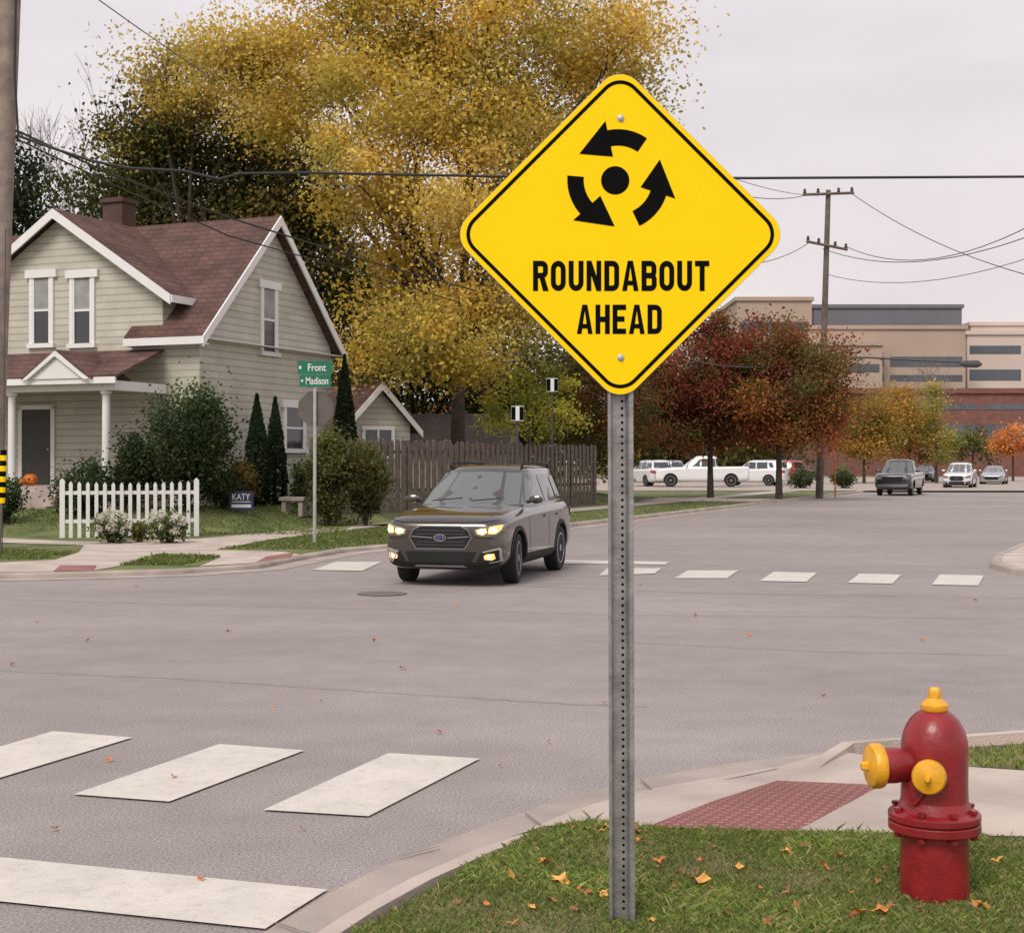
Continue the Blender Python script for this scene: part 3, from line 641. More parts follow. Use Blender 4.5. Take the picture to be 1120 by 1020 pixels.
def word(s,px0,px1,py0,py1):
    x0,z1=P2(px0,py0); x1,z0=P2(px1,py1); gs=[glyph(c) for c in s]; gap=.108; tot=sum(g[1] for g in gs)+gap*(len(s)-1); kx=(x1-x0)/tot; kz=z1-z0; m_=MB(); x=0
    for fs,w in gs:
        for lay,f in fs: m_.face([((x+v.x)*kx+x0+xc,yp-.0028-.0003*lay,v.y*kz+z0+zc_) for v in f])
        x+=w+gap
    return m_
word('ROUNDABOUT',583,776,285,318).build('lettering','black',sg); word('AHEAD',631,724,333,365).build('lettering','black',sg)
for py in (129,391):
    x,z=P2(679,py); m_=MB(); m_.lathe([(.013,0),(.013,.002),(.009,.003),(.009,.007),(.005,.009),(0,.009)],(x+xc,yp-.002,z+zc_),(0,-1,0),12); m_.build('bolt','galvlight',sg,True)

# ============================================================ HYDRANT
hp=G(1022,977,.095); hp.z=.09
hy=empty('fire_hydrant',hp,0,'red fire hydrant with yellow caps on the grass at right','fire hydrant'); hy.scale=(.93,.93,.945)
m_=MB(); m_.lathe([(.142,0),(.139,.05),(.137,.262),(.150,.268)],(0,0,0),'z',48)
m_.lathe([(.150,.262),(.182,.268),(.186,.272),(.186,.300),(.182,.304)],(0,0,0),'z',48)
m_.lathe([(.172,.3045),(.172,.309)],(0,0,0),'z',48)
m_.lathe([(.182,.310),(.186,.314),(.186,.336),(.180,.342),(.150,.350),(.144,.37),(.136,.39)],(0,0,0),'z',48)
m_.lathe([(.136,.38),(.134,.45),(.135,.57),(.135,.60),(.132,.630),(.125,.660),(.114,.688),(.099,.712),(.080,.732),(.062,.745),(.050,.751)],(0,0,0),'z',48)
m_.build('barrel','hyd',hy,True)
for i in range(8):
    a=i*math.pi/4+.2; m_=MB(); m_.lathe([(.016,.246),(.016,.262),(.010,.262),(.010,.35),(.017,.35),(.017,.364)],(.163*math.cos(a),.163*math.sin(a),0),'z',6); m_.build('flange_bolt','hyd',hy)
m_=MB(); m_.lathe([(.052,.749),(.056,.756),(.055,.774),(.044,.786),(.034,.792),(.030,.800)],(0,0,0),'z',24); m_.lathe([(.028,.796),(.030,.803),(.027,.834),(.020,.842)],(0,0,0),'z',5); m_.build('operating_nut','hydy',hy,True)
for nm,ang,z,r,l in (('pumper',-172,.532,.073,.242),('hose',-113,.512,.055,.160),):
    a=math.radians(ang); dv=Vector((math.cos(a),math.sin(a),0)); c=Vector((0,0,z))
    m_=MB(); m_.lathe([(r*1.04,.08),(r*.94,.15),(r*.98,.17),(r*.98,l-.02),(r*.9,l)],c,dv,28); m_.build('outlet','hyd',hy,True)
    m_=MB(); m_.lathe([(r*1.18,l-.012),(r*1.24,l-.004),(r*1.24,l+.024),(r*1.12,l+.036),(r*.6,l+.044),(r*.35,l+.047)],c,dv,32)
    m_.lathe([(r*.28,l+.043),(r*.26,l+.068),(r*.18,l+.074)],c,dv,5); cp_=m_.build('outlet_cap','hydy',hy,True)
m_=MB(); pts=[]
for i in range(13):
    t=i/12; a=math.radians(-165+t*46); r_=.142+.012*math.sin(math.pi*t); pts.append((r_*math.cos(a),r_*math.sin(a),.46-.07*math.sin(math.pi*t)))
m_.path(pts,.005,6); m_.build('chain','hyd',hy,True)

# ============================================================ CARS
def bvh_of(me): 
    b=bmesh.new(); b.from_mesh(me); t=BVHTree.FromBMesh(b); b.free(); return t
def evalmesh(o):
    dg=bpy.context.evaluated_depsgraph_get(); return bpy.data.meshes.new_from_object(o.evaluated_get(dg))
def loft(stations):
    m_=MB(); n=None; vs=[];fs=[]
    for (x,zb,wb,wm,zlo,zs,ws,zt,wt) in stations:
        hpts=[(wb*.5,zb),(wb,zb),(wm-.01,zlo),(wm,(zlo+zs)/2-.05),(wm-.02,zs-.13),(wm-.012,zs-.07),(ws,zs),(wt,zt-.012),(wt*.5,zt)]
        ring=[(y,z) for y,z in hpts]+[(-y,z) for y,z in reversed(hpts)]; n=len(ring); vs+=[(x,y,z) for y,z in ring]
    k=len(stations)
    for i in range(k-1):
        for j in range(n): fs.append((i*n+j,i*n+(j+1)%n,(i+1)*n+(j+1)%n,(i+1)*n+j))
    for e in (0,(k-1)*n):
        for j in range(n//2-1): fs.append((e+j,e+j+1,e+n-2-j,e+n-1-j))
    m_.add(vs,fs); return m_
def decal(name,bvhs,outline,mode,off,m,parent,cuts=5):
    b=bmesh.new(); vs=[b.verts.new((p[0],p[1],0)) for p in outline]; f=b.faces.new(vs); bmesh.ops.triangulate(b,faces=[f]); bmesh.ops.subdivide_edges(b,edges=b.edges,cuts=cuts,use_grid_fill=True)
    for v in b.verts:
        a,c=v.co.x,v.co.y
        if mode=='front': o=Vector((5,a,c)); d=Vector((-1,0,0))
        elif mode=='rear': o=Vector((-5,a,c)); d=Vector((1,0,0))
        else: s=1 if mode=='left' else -1; o=Vector((a,s*4,c)); d=Vector((0,-s,0))
        best=None
        for t in bvhs:
            h=t.ray_cast(o,d)
            if h[0] is not None and (best is None or h[3]<best[1]): best=(h[0],h[3])
        v.co=(best[0] if best else (o+d*(4-.7 if mode in('left','right') else 5-2.0)))-d*off
    bmesh.ops.recalc_face_normals(b,faces=b.faces)
    me=bpy.data.meshes.new(name); b.to_mesh(me); b.free(); me.materials.append(M[m] if isinstance(m,str) else m); me.polygons.foreach_set('use_smooth',[True]*len(me.polygons))
    o_=bpy.data.objects.new(name,me); C.objects.link(o_); o_.parent=parent; return o_
def strip(p,q,w):
    p=Vector(p);q=Vector(q);d=(q-p).normalized();n=Vector((-d.y,d.x))*w/2; return [p-n,q-n,q+n,p+n]
def circ(x,z,rx,rz,n=16): return [(x+rx*math.cos(t),z+rz*math.sin(t)) for t in np.linspace(0,2*math.pi,n,endpoint=False)]
def vehicle(name,label,cat,loc,heading,pm,kind='suv',hi=True,lit=False,scale=1.,group=None,cladding=True,steer=0.,metal=.6):
    root=empty(name,loc,heading,label,cat,group); root.scale=(scale,)*3
    P_=paint('car_paint',pm,metal) if isinstance(pm,tuple) else pm
    if kind=='suv':
        S=[(2.34,.34,.50,.62,.42,.76,.60,.82,.55),(2.30,.26,.66,.80,.36,.84,.76,.93,.70),(2.10,.22,.74,.885,.34,.92,.86,1.01,.72),(1.75,.21,.76,.91,.34,.96,.885,1.06,.74),(1.1,.21,.78,.912,.34,1.0,.89,1.12,.78),(.6,.21,.78,.912,.34,1.02,.89,1.12,.80),(-.6,.21,.78,.912,.34,1.04,.89,1.13,.80),(-1.5,.22,.78,.912,.34,1.06,.885,1.14,.80),(-2.05,.26,.74,.89,.36,1.06,.85,1.14,.78),(-2.27,.30,.66,.82,.40,1.02,.78,1.12,.72),(-2.32,.36,.5,.70,.44,.95,.68,1.05,.6)]
        g=dict(xf0=1.08,xf1=.22,xr0=-2.22,xr1=-1.98,rz=1.64,rc=1.70,w0=.845,w1=.66); ax=(1.40,-1.27); wr=.36
    elif kind=='pickup':
        S=[(2.85,.40,.55,.72,.48,.90,.70,.98,.6),(2.80,.32,.7,.90,.42,1.0,.86,1.10,.76),(2.5,.30,.76,.97,.40,1.08,.94,1.16,.8),(1.4,.30,.8,.985,.40,1.14,.95,1.22,.84),(.6,.30,.8,.985,.40,1.16,.95,1.22,.86),(-.9,.30,.8,.985,.40,1.18,.95,1.24,.86),(-2.4,.32,.8,.985,.42,1.20,.95,1.26,.88),(-2.80,.38,.76,.96,.46,1.18,.93,1.26,.86),(-2.86,.44,.7,.9,.5,1.12,.88,1.2,.8)]
        g=dict(xf0=1.35,xf1=.55,xr0=-1.0,xr1=-.9,rz=1.80,rc=1.88,w0=.90,w1=.70); ax=(1.9,-1.75); wr=.40
    else:
        S=[(2.30,.30,.5,.62,.38,.62,.60,.68,.5),(2.25,.24,.66,.80,.32,.70,.76,.78,.66),(1.9,.20,.74,.88,.30,.80,.84,.88,.70),(1.1,.19,.76,.90,.30,.90,.86,.99,.74),(-1.2,.20,.76,.90,.30,.94,.86,1.02,.74),(-2.0,.24,.72,.87,.34,.94,.82,1.03,.72),(-2.26,.30,.62,.80,.38,.88,.76,.98,.66),(-2.31,.36,.5,.66,.42,.8,.64,.9,.5)]
        g=dict(xf0=1.15,xf1=.25,xr0=-1.85,xr1=-1.05,rz=1.38,rc=1.44,w0=.80,w1=.58); ax=(1.40,-1.33); wr=.33
    tmp=loft(S).build('tmp',P_,None,True); md=tmp.modifiers.new('s','SUBSURF'); md.levels=2; md.render_levels=2; me=evalmesh(tmp); bpy.data.objects.remove(tmp)
    body=bpy.data.objects.new('body',me); C.objects.link(body)
    cut=MB()
    for a in ax:
        for s in (-1,1): cut.lathe([(wr+.05,-.20),(wr+.05,.20)],(a,s*.88,wr),(0,1,0),32)
    co=cut.build('cut','blackpl'); md=body.modifiers.new('b','BOOLEAN'); md.object=co; md.operation='DIFFERENCE'; md.solver='EXACT'
    me2=evalmesh(body); body.modifiers.clear(); bpy.data.objects.remove(co)
    full=bvh_of(me)
    if len(me2.polygons)>50: body.data=me2
    body.parent=root
    body.data.polygons.foreach_set('use_smooth',[True]*len(body.data.polygons))
    try: body.data.set_sharp_from_angle(angle=math.radians(40))
    except Exception: pass
    body.data.materials.clear(); body.data.materials.append(P_)
    for p in body.data.polygons: p.material_index=0
    b0=(S[4][6+1])-.08
    def ol(xf,xr,w,z): return [(xf,0,z),(xf-.03,w*.55,z),(xf-.16,w*.93,z),(xf-.42,w,z),((xf+xr)/2,w*1.01,z),(xr+.5,w*.985,z),(xr+.14,w*.90,z),(xr+.02,w*.55,z),(xr,0,z)]
    L0=ol(g['xf0'],g['xr0'],g['w0'],b0); L1=ol(g['xf1'],g['xr1'],g['w1'],g['rz']-.03); L15=ol(g['xf1']-.06,g['xr1']+.05,g['w1']-.06,g['rz']+.02); L2=ol(g['xf1']-.25,g['xr1']+.2,g['w1']-.26,g['rc'])
    def full_(L): return L+[(x,-y,z) for x,y,z in reversed(L[1:-1])]
    rings=[full_(L) for L in (L0,L1,L15,L2)]; n=len(rings[0]); m_=MB(); vs=[p for r in rings for p in r]; fs=[]
    for i in range(3):
        for j in range(n): fs.append((i*n+j,i*n+(j+1)%n,(i+1)*n+(j+1)%n,(i+1)*n+j))
    fs.append(tuple(range(3*n,4*n))); m_.add(vs,fs); cab=m_.build('cabin',P_,root,True); cb=bvh_of(cab.data); bs=[full,cb]
    z0=b0+.10; z1=g['rz']-.085
    def lerp(a,b,t): return a+(b-a)*t
    def xf(z): return lerp(g['xf0'],g['xf1'],(z-b0)/(g['rz']-.03-b0))
    def xr(z): return lerp(g['xr0'],g['xr1'],(z-b0)/(g['rz']-.03-b0))
    def wd(z): return lerp(g['w0'],g['w1'],(z-b0)/(g['rz']-.03-b0))
    zz0=b0+.07
    decal('windshield',[cb],[(-wd(zz0)*.90,zz0),(wd(zz0)*.90,zz0),(wd(z1)*.90,z1+.02),(0,z1+.045),(-wd(z1)*.90,z1+.02)],'front',.006,'windscreen',root)
    decal('rear_window',[cb],[(-wd(z0)*.8,z0+.06),(wd(z0)*.8,z0+.06),(wd(z1)*.82,z1),(-wd(z1)*.82,z1)],'rear',.006,'carglass',root)
    if kind=='pickup': splits=[(xf(z0)-.25,xf(z1)-.16,.12,.12),(.04,.04,xr(z0)+.16,xr(z1)+.14)]
    else:
        splits=[(xf(z0)-.27,xf(z1)-.14,-.38,-.36),(-.46,-.44,-1.22,-1.14)]
        if kind=='suv': splits.append((-1.31,-1.22,xr(z0+.07)+.24,xr(z1)+.22))
    for s in ('left','right'):
        for i,(a0,a1,c0,c1) in enumerate(splits):
            zl=z0+(.05 if i==2 else 0); zh=z1-(.03 if i==2 else 0); decal('side_window',[cb],[(a0,zl),(a1,zh),(c1,zh),(c0,zl)],s,.006,'carglass',root)
        if kind=='suv': decal('belt_trim',[cb,full],strip((g['xf0']-.35,b0+.075),(-1.95,b0+.10),.018),s,.008,'darkchrome',root,6)
    for a in ax:
        for s in (-1,1):
            w=MB(); w.lathe([(wr*.66,-.10),(wr*.93,-.112),(wr*.99,-.09),(wr,-.04),(wr,.04),(wr*.99,.09),(wr*.93,.112),(wr*.66,.10)],(0,0,0),(0,s,0),36)
            t=w.build('wheel','tyre',root,True); t.location=(a,s*.785,wr); t.rotation_euler=(0,0,steer if a>0 else 0)
            rm=MB(); rm.lathe([(wr*.68,.06),(wr*.68,.106),(wr*.62,.108),(wr*.60,.07)],(0,0,0),(0,s,0),36); rm.k=1; rm.lathe([(wr*.62,.05),(wr*.1,.05)],(0,0,0),(0,s,0),30); rm.k=0
            for q in range(5):
                an=q*2*math.pi/5+.3
                for dd in (-.16,.16):
                    e=Vector((math.cos(an+dd),0,math.sin(an+dd)))*wr*.64; i_=Vector((math.cos(an+dd*.5),0,math.sin(an+dd*.5)))*wr*.08; sd=Vector((-math.sin(an),0,math.cos(an)))*.016; o_=Vector((0,s*.098,0))
                    rm.prism([i_-sd+o_,e-sd*1.2+o_*.98,e+sd*1.2+o_*.98,i_+sd+o_],(0,-s*.02,0))
            rm.lathe([(wr*.16,.07),(wr*.16,.104),(wr*.08,.108)],(0,0,0),(0,s,0),16); rm.build('rim',['alloy','blackpl'],t)
    for a in ax:
        m_=MB(); m_.box(a-wr-.02,a+wr+.02,-.66,.66,wr-.12,wr+.30); m_.build('wheel_well','blackpl',root)
    if cladding:
        for s in (-1,1):
            for a in ax:
                m_=MB(); n=22; i_=[];o_=[]
                for q in range(n+1):
                    t=math.radians(-12+204*q/n); 
                    for rr,lst in ((wr+.045,i_),(wr+.110,o_)):
                        x=a+rr*math.cos(t); z=max(.22,wr+rr*math.sin(t)); h=full.ray_cast(Vector((x,s*4,z)),Vector((0,-s,0))); y=(h[0].y if h[0] is not None else s*.88); 
                        lst.append(Vector((x,y+s*.008,z)))
                m_.add(i_+o_,[(q,q+1,n+1+q+1,n+1+q) for q in range(n)]); m_.build('arch_trim','blackpl',root,True)
            decal('sill_cladding',[full],[(ax[0]-wr-.1,.23),(ax[0]-wr-.13,.40),(ax[1]+wr+.13,.40),(ax[1]+wr+.1,.23)],'left' if s>0 else 'right',.008,'blackpl',root)
    if kind=='suv':
        for s in (-1,1):
            m_=MB(); pts=[(.0,.57*s,g['rz']+.03),(-.08,.57*s,g['rz']+.085),(-.9,.58*s,g['rz']+.095),(-1.70,.55*s,g['rz']+.075),(-1.8,.54*s,g['rz']+.02)]; m_.path(pts,.02,6); m_.build('roof_rail','blackpl',root,True)
    for s in (-1,1):
        bx=g['xf0']-.38; by=g['w0']
        m_=MB(); m_.lathe([(.03,-.085),(.075,-.075),(.095,-.02),(.09,.03),(.05,.05)],(0,0,0),(1,0,0),18); mr=m_.build('side_mirror',P_,root,True); mr.location=(bx,s*(by+.13),b0+.15); mr.scale=(1,1.2,.68)
        m_=MB(); m_.path([(bx-.02,s*(by-.02),b0+.11),(bx,s*(by+.12),b0+.13)],.025,6); m_.build('mirror_arm','blackpl',root)
    hd='headlit' if lit else 'lampclear'
    if kind=='suv':
        for s in (-1,1):
            hl_=decal('headlight',bs,[(s*.49,.805),(s*.51,.735),(s*.60,.705),(s*.80,.715),(s*.865,.80),(s*.874,.885),(s*.80,.88),(s*.62,.845)],'front',.008,'lampclear',root)
            if lit:
                decal('lit_lens',bs,[(s*.52,.80),(s*.54,.745),(s*.62,.725),(s*.68,.765),(s*.66,.83)],'front',.015,'foglit',hl_,2)
                decal('lit_bulb',bs,circ(s*.605,.782,.050,.034),'front',.022,'headlit',hl_,2)
                decal('lit_lens',bs,[(s*.69,.745),(s*.79,.745),(s*.84,.80),(s*.855,.87),(s*.79,.862),(s*.70,.84)],'front',.015,'foglit',hl_,2)
                decal('lit_bulb',bs,circ(s*.755,.797,.052,.034),'front',.022,'headlit',hl_,2)
            decal('fog_bezel',bs,[(s*.58,.31),(s*.52,.37),(s*.60,.50),(s*.83,.56),(s*.845,.36)],'front',.008,'blackpl',root)
            decal('fog_chrome',bs,[(s*.61,.500),(s*.83,.558),(s*.848,.53),(s*.848,.36),(s*.70,.335),(s*.70,.350),(s*.825,.372),(s*.825,.525),(s*.62,.480)],'front',.014,'chrome',root)
            fg=decal('fog_lamp_glass',bs,[(s*.64,.390),(s*.63,.44),(s*.67,.465),(s*.77,.475),(s*.785,.405),(s*.74,.378)],'front',.014,'foglit' if lit else 'lampclear',root,2)
            if lit: decal('lit_bulb',bs,circ(s*.705,.425,.030,.025),'front',.02,'headlit',fg,2)
        decal('grille_surround',bs,[(-.458,.69),(-.405,.808),(-.30,.858),(.30,.858),(.405,.808),(.458,.69),(.36,.526),(-.36,.526)],'front',.008,'darkchrome',root)
        gr=decal('grille',bs,[(-.442,.69),(-.395,.795),(-.292,.845),(.292,.845),(.395,.795),(.442,.69),(.35,.541),(-.35,.541)],'front',.014,'blackpl',root)
        for zz in (.59,.63,.74,.79): decal('grille_slat',bs,[(-.36,zz-.002),(.36,zz-.002),(.36,zz+.002),(-.36,zz+.002)],'front',.019,'iron',gr)
        for s in (-1,1): decal('grille_wing',bs,[(s*.41,.70),(s*.11,.682),(s*.11,.692),(s*.42,.711)],'front',.021,'chrome',gr)
        em=decal('emblem',bs,circ(0,.688,.090,.050,24),'front',.024,'chrome',gr,2)
        decal('emblem_field',bs,circ(0,.688,.080,.041,24),'front',.027,'navy',em,2)
        if hi:
            for (ex,ez,er) in ((.040,.695,.015),(-.02,.712,.008),(-.045,.695,.008),(-.03,.670,.008),(.0,.662,.008),(-.0,.694,.008)):
                decal('star',bs,[(ex+(er if i%2==0 else er*.4)*math.sin(i*math.pi/4),ez+(er if i%2==0 else er*.4)*math.cos(i*math.pi/4)) for i in range(8)],'front',.030,'chrome',em,1)
        decal('lower_intake',bs,[(-.52,.495),(.52,.495),(.46,.35),(-.46,.35)],'front',.008,'blackpl',root)
        decal('bumper_cladding',bs,[(-.80,.30),(-.84,.36),(-.5,.345),(.5,.345),(.84,.36),(.80,.30),(.6,.262),(-.6,.262)],'front',.011,'blackpl',root)
        decal('skid_plate',bs,[(-.40,.275),(.40,.275),(.34,.305),(-.34,.305)],'front',.018,'alloy',root)
        for s in (-1,1): decal('tail_light',bs,[(s*.60,.84),(s*.60,1.04),(s*.86,1.06),(s*.87,.86)],'rear',.01,'red',root)
        for s in ('left','right'): decal('tail_light',bs,[(-1.98,.93),(-2.02,1.05),(-2.28,1.05),(-2.28,.84),(-2.15,.84)],s,.01,'red',root)
    else:
        zc2=S[1][5]
        for s in (-1,1):
            wv=S[1][3]; decal('headlight',bs,[(s*wv*.60,zc2-.14),(s*wv*.95,zc2-.16),(s*wv*.96,zc2+.0),(s*wv*.62,zc2-.01)],'front',.01,hd,root,2)
            decal('tail_light',bs,[(s*wv*.70,zc2-.22),(s*wv*.95,zc2-.22),(s*wv*.95,zc2+.02),(s*wv*.70,zc2+.02)],'rear',.01,'red',root,2)
        decal('grille',bs,[(-.48,zc2-.26),(.48,zc2-.26),(.48,zc2-.02),(-.48,zc2-.02)],'front',.01,'blackpl',root,3)
        decal('bumper',bs,[(-.75,.46),(.75,.46),(.78,.60),(-.78,.60)],'front',.012,'darkchrome' if kind=='pickup' else 'blackpl',root,3)
    if hi:
        for s in ('left','right'):
            for i,(a,b) in enumerate([((.78,.30),(.80,1.06)),((-.42,.30),(-.42,1.08)),((-1.02,.55),(-1.27,1.08)),((.78,.30),(-.85,.30))]):
                decal('door_seam',bs,strip(a,b,.012),s,.004,'blackpl',root,5)
            for x in (-.22,-1.05): decal('door_handle',bs,[(x-.10,.90),(x+.08,.90),(x+.09,.93),(x-.10,.935)],s,.03,P_,root,2)
        for s in (-1,1):
            decal('hood_seam',bs,strip((s*.80,.935),(s*.56,.90),.010),'front',.006,'blackpl',root,4)
            decal('bumper_seam',bs,strip((s*.50,.70),(s*.84,.66),.008),'front',.006,'blackpl',root,4)
        decal('hood_seam',bs,strip((-.56,.90),(.56,.90),.010),'front',.006,'blackpl',root,4)
        for s in (-1,1):
            m_=MB(); m_.path([(1.0,s*.3-.25,b0+.13),(.93,s*.3+.2,b0+.17)],.008,4); m_.build('wiper','blackpl',root)
    return root
fa=Vector((-.76,21.35,0)); fwd=Vector((-math.sin(math.radians(15)),-math.cos(math.radians(15)),0)); cl=fa-fwd*1.40; cl.z=.004
vehicle('car','brown grey SUV with lit amber lamps turning through the intersection','car',cl,math.atan2(fwd.y,fwd.x),(.090,.077,.068),'suv',True,True,steer=.12,metal=.75)
def road_car(px,py):
    p=G(px,py,0); p.z=.005; return p
bdir=math.atan2(-math.cos(TH),-math.sin(TH))
vehicle('pickup_truck','dark grey pickup truck nearest on the side street at right','pickup truck',road_car(980,542)+Vector((.8,2.2,0)),bdir,(.035,.037,.042),'pickup',False,cladding=False)
vehicle('car','white SUV behind the dark pickup on the side street','car',road_car(1048,535)+Vector((.8,2.2,0)),bdir,(.68,.68,.68),'suv',False,cladding=False,metal=0)
vehicle('car','silver sedan furthest right on the side street','car',road_car(1086,531)+Vector((.8,2.2,0)),bdir,(.38,.39,.41),'sedan',False,cladding=False)
vehicle('car','small black sedan parked behind the dark pickup','car',road_car(1012,528),bdir,(.03,.03,.035),'sedan',False,cladding=False)
def lotp(px,Y): return Vector(((px-CX)*Y/F,Y,.105))
vehicle('pickup_truck','white pickup truck parked side on in the lot behind the red trees','pickup truck',lotp(768,97),math.radians(172),(.74,.74,.74),'pickup',False,scale=1.08,cladding=False,metal=0)
for px,Y,h,c,kd,lb in ((824,102,155,(.72,.72,.72),'suv','white SUV parked right of the white pickup in the lot'),(710,100,110,(.66,.66,.66),'suv','white SUV parked left of the white pickup in the lot'),(868,110,60,(.36,.03,.03),'suv','red SUV at the right end of the parking lot'),(735,122,90,(.3,.31,.33),'suv','grey SUV parked behind the white pickup in the lot')):
    vehicle('car',lb,'car',lotp(px,Y),math.radians(h),c,kd,False,scale=1.04,cladding=False,metal=0)

# ============================================================ POLES, CABLES, SIGNS
root=empty('utility_pole',Vector(((-14-CX)*28/F,28,.08)),0,'weathered grey wooden utility pole at the left edge beside the street','utility pole')
m_=MB(); b=W(-14,600,28)-root.location; t=W(12,-30,28)-root.location; m_.path([(0,0,-.2),(0,0,0),b.lerp(t,.5),t,t+(t-b)*.3],[.26,.25,.215,.20,.17],16); m_.build('shaft','wood',root,True)
m_=MB(); m_.path([W(18,-40,27.8)-root.location,W(16,80,27.8)-root.location,W(20,150,27.8)-root.location],.022,6); m_.build('conduit','cable',root)
a=W(4,492,26.5);b=W(2,550,26.5)
root=empty('guy_wire',Vector((b.x,26.5,.08)),0,'guy wire with black and yellow striped guard at far left','guy wire')
m_=MB(); m_.path([(0,0,0),a-root.location,W(6,250,27.6)-root.location],.01,5); m_.build('wire','cable',root)
m_=MB(); n=10
for i in range(n):
    m_.k=i%2; s=b.lerp(a,i/n)-root.location; e=b.lerp(a,(i+1)/n)-root.location; m_.path([s,e],.055,10)
m_.build('guard',['yellow','black'],root)
PY=70
root=empty('utility_pole',Vector(((896-CX)*PY/F,PY,.05)),0,'tall brown utility pole with two crossarms behind the red trees','utility pole')
m_=MB(); t=W(906,208,PY)-root.location; m_.path([(0,0,-.2),t*.5,t],[.19,.155,.12],12); m_.build('shaft','darkwood',root,True)
for py,x0,x1 in ((212,878,934),(268,882,927)):
    a=W(x0,py+ (1 if py==212 else -4),PY-.2)-root.location; b=W(x1,py-1+(0 if py==212 else 6),PY-.2)-root.location; m_=MB(); m_.path([a,b],.07,6); ca=m_.build('crossarm','darkwood',root)
    for q in (.04,.3,.7,.96):
        c=a.lerp(b,q); m_=MB(); m_.lathe([(.05,.05),(.09,.12),(.05,.17),(.08,.22),(.03,.28)],c,'z',8); m_.build('insulator','cablegrey',ca)
o_=root.location; m_=MB(); m_.path([W(903,392,PY)-o_,W(950,391,PY-1)-o_,W(1000,394,PY-2)-o_,W(1058,396,PY-3)-o_],.05,6); la=m_.build('lamp_arm','cablegrey',root)
m_=MB(); q=W(1062,398,PY-3)-o_; m_.path([q+Vector((-.5,0,.05)),q+Vector((-.3,0,0)),q+Vector((.3,0,0)),q+Vector((.5,0,-.02))],[.06,.16,.18,.05],10); m_.build('lamp_head','cablegrey',la)
m_=MB(); m_.path([(.75,-.1,.0),(.72,-.1,1.6),(.60,-.1,2.6)],.035,8); m_.build('guy_guard','pumpkin',root)
def cable(label,pts,r=.025,m='cable',sag=0.,cat='cable'):
    P=[W(*p) for p in pts]
    if sag and len(P)==2:
        a,b=P; P=[a.lerp(b,i/16)-Vector((0,0,sag*4*(i/16)*(1-i/16))) for i in range(17)]
    mid=P[0].copy(); o=MB().path([p-mid for p in P],r,5).build('overhead_cable',m,None,True,fix=False); o.location=mid; tag(o,label,cat)
cable('thick black overhead cable crossing level behind the yellow sign',[(18,148,28),(60,163,28),(100,176,28),(140,184,28),(200,187,28.2),(222,192,28.2),(240,196,28.2),(262,190,28.3),(330,189,28.5),(540,193,29),(820,195,29.5),(1200,193,30)],.028)
cable('black cable sloping from left pole across the house roof',[(18,143,28),(120,190,31),(250,238,35),(400,285,40),(520,318,46)],.024)
cable('lower black cable sloping from left pole past the house',[(18,152,28),(130,205,31),(250,258,35),(400,300,40),(500,330,46)],.018)
cable('thin cable dropping from the top left corner',[(80,-20,28),(150,30,30),(240,92,34)],.012,'cablegrey')
cable('thin wire from far pole upper crossarm to the right edge',[(932,212,70),(1160,310,50)],.018,'cablegrey',.5)
cable('thin wire from far pole lower crossarm rising to the right edge',[(926,270,70),(1180,216,45)],.018,'cablegrey',1.2)
cable('second thin wire from far pole lower crossarm to the right edge',[(900,272,70),(1180,236,45)],.018,'cablegrey',1.0)
cable('lowest thin wire from the far pole shaft to the right edge',[(904,300,70),(1180,262,45)],.014,'cablegrey',.8)
cable('thin wire from behind the yellow sign to the far upper crossarm',[(700,170,45),(880,214,70)],.018,'cablegrey',.6)
cable('second thin wire from behind the yellow sign to the far upper crossarm',[(700,150,42),(895,214,70)],.014,'cablegrey',.4)
cable('thin wire from behind the yellow sign to the far lower crossarm',[(700,262,45),(884,266,70)],.018,'cablegrey',.9)
cable('low thin wire between the far pole and the lamp',[(760,395,60),(903,388,70)],.03,'cablegrey',.4)
p=GT(344,594); root=empty('street_sign',p,0,'green street name signs above the back of an octagonal sign on thin post','street sign')
def L3(px,py,dy=0): q=W(px,py,p.y)-p; return Vector((q.x,dy,q.z))
m_=MB(); m_.path([(0,0,-.1),L3(344.5,396)],.035,8); m_.build('post','galvlight',root)
for (x0,y0,x1,y1,tx,dy) in ((326,395,364,409,'Front',-.06),(328,410,362,423,'Madison',-.05)):
    a=L3(x0,y1);b=L3(x1,y0); m_=MB(); m_.box(a.x,b.x,dy,dy+.015,a.z,b.z); bl=m_.build('name_blade','green',root)
    vs,fs=textmesh(tx,.21,(b.x-a.x)*(.52 if tx=='Front' else .72)); m_=MB(); m_.add([((a.x+b.x)/2+x+.04,dy-.006,(a.z+b.z)/2+z) for x,z in vs],fs); m_.build('lettering','whiteface',bl,fix=False)
    m_=MB(); m_.box(a.x+.03,a.x+.075,dy-.006,dy-.004,a.z+.10,b.z-.10); m_.build('lettering','whiteface',bl)
c=L3(345,447); R8=.385
def octo(y0,t):
    m_=MB(); m_.prism([(c.x+R8*math.cos(math.radians(22.5+45*i)),y0,c.z+R8*math.sin(math.radians(22.5+45*i))) for i in range(8)],(0,t,0)); return m_
octo(.040,.004).build('octagonal_plate','stopback',root)
octo(.046,.002).build('sign_face',mat('stop_red',(.45,.02,.02),.5),root)
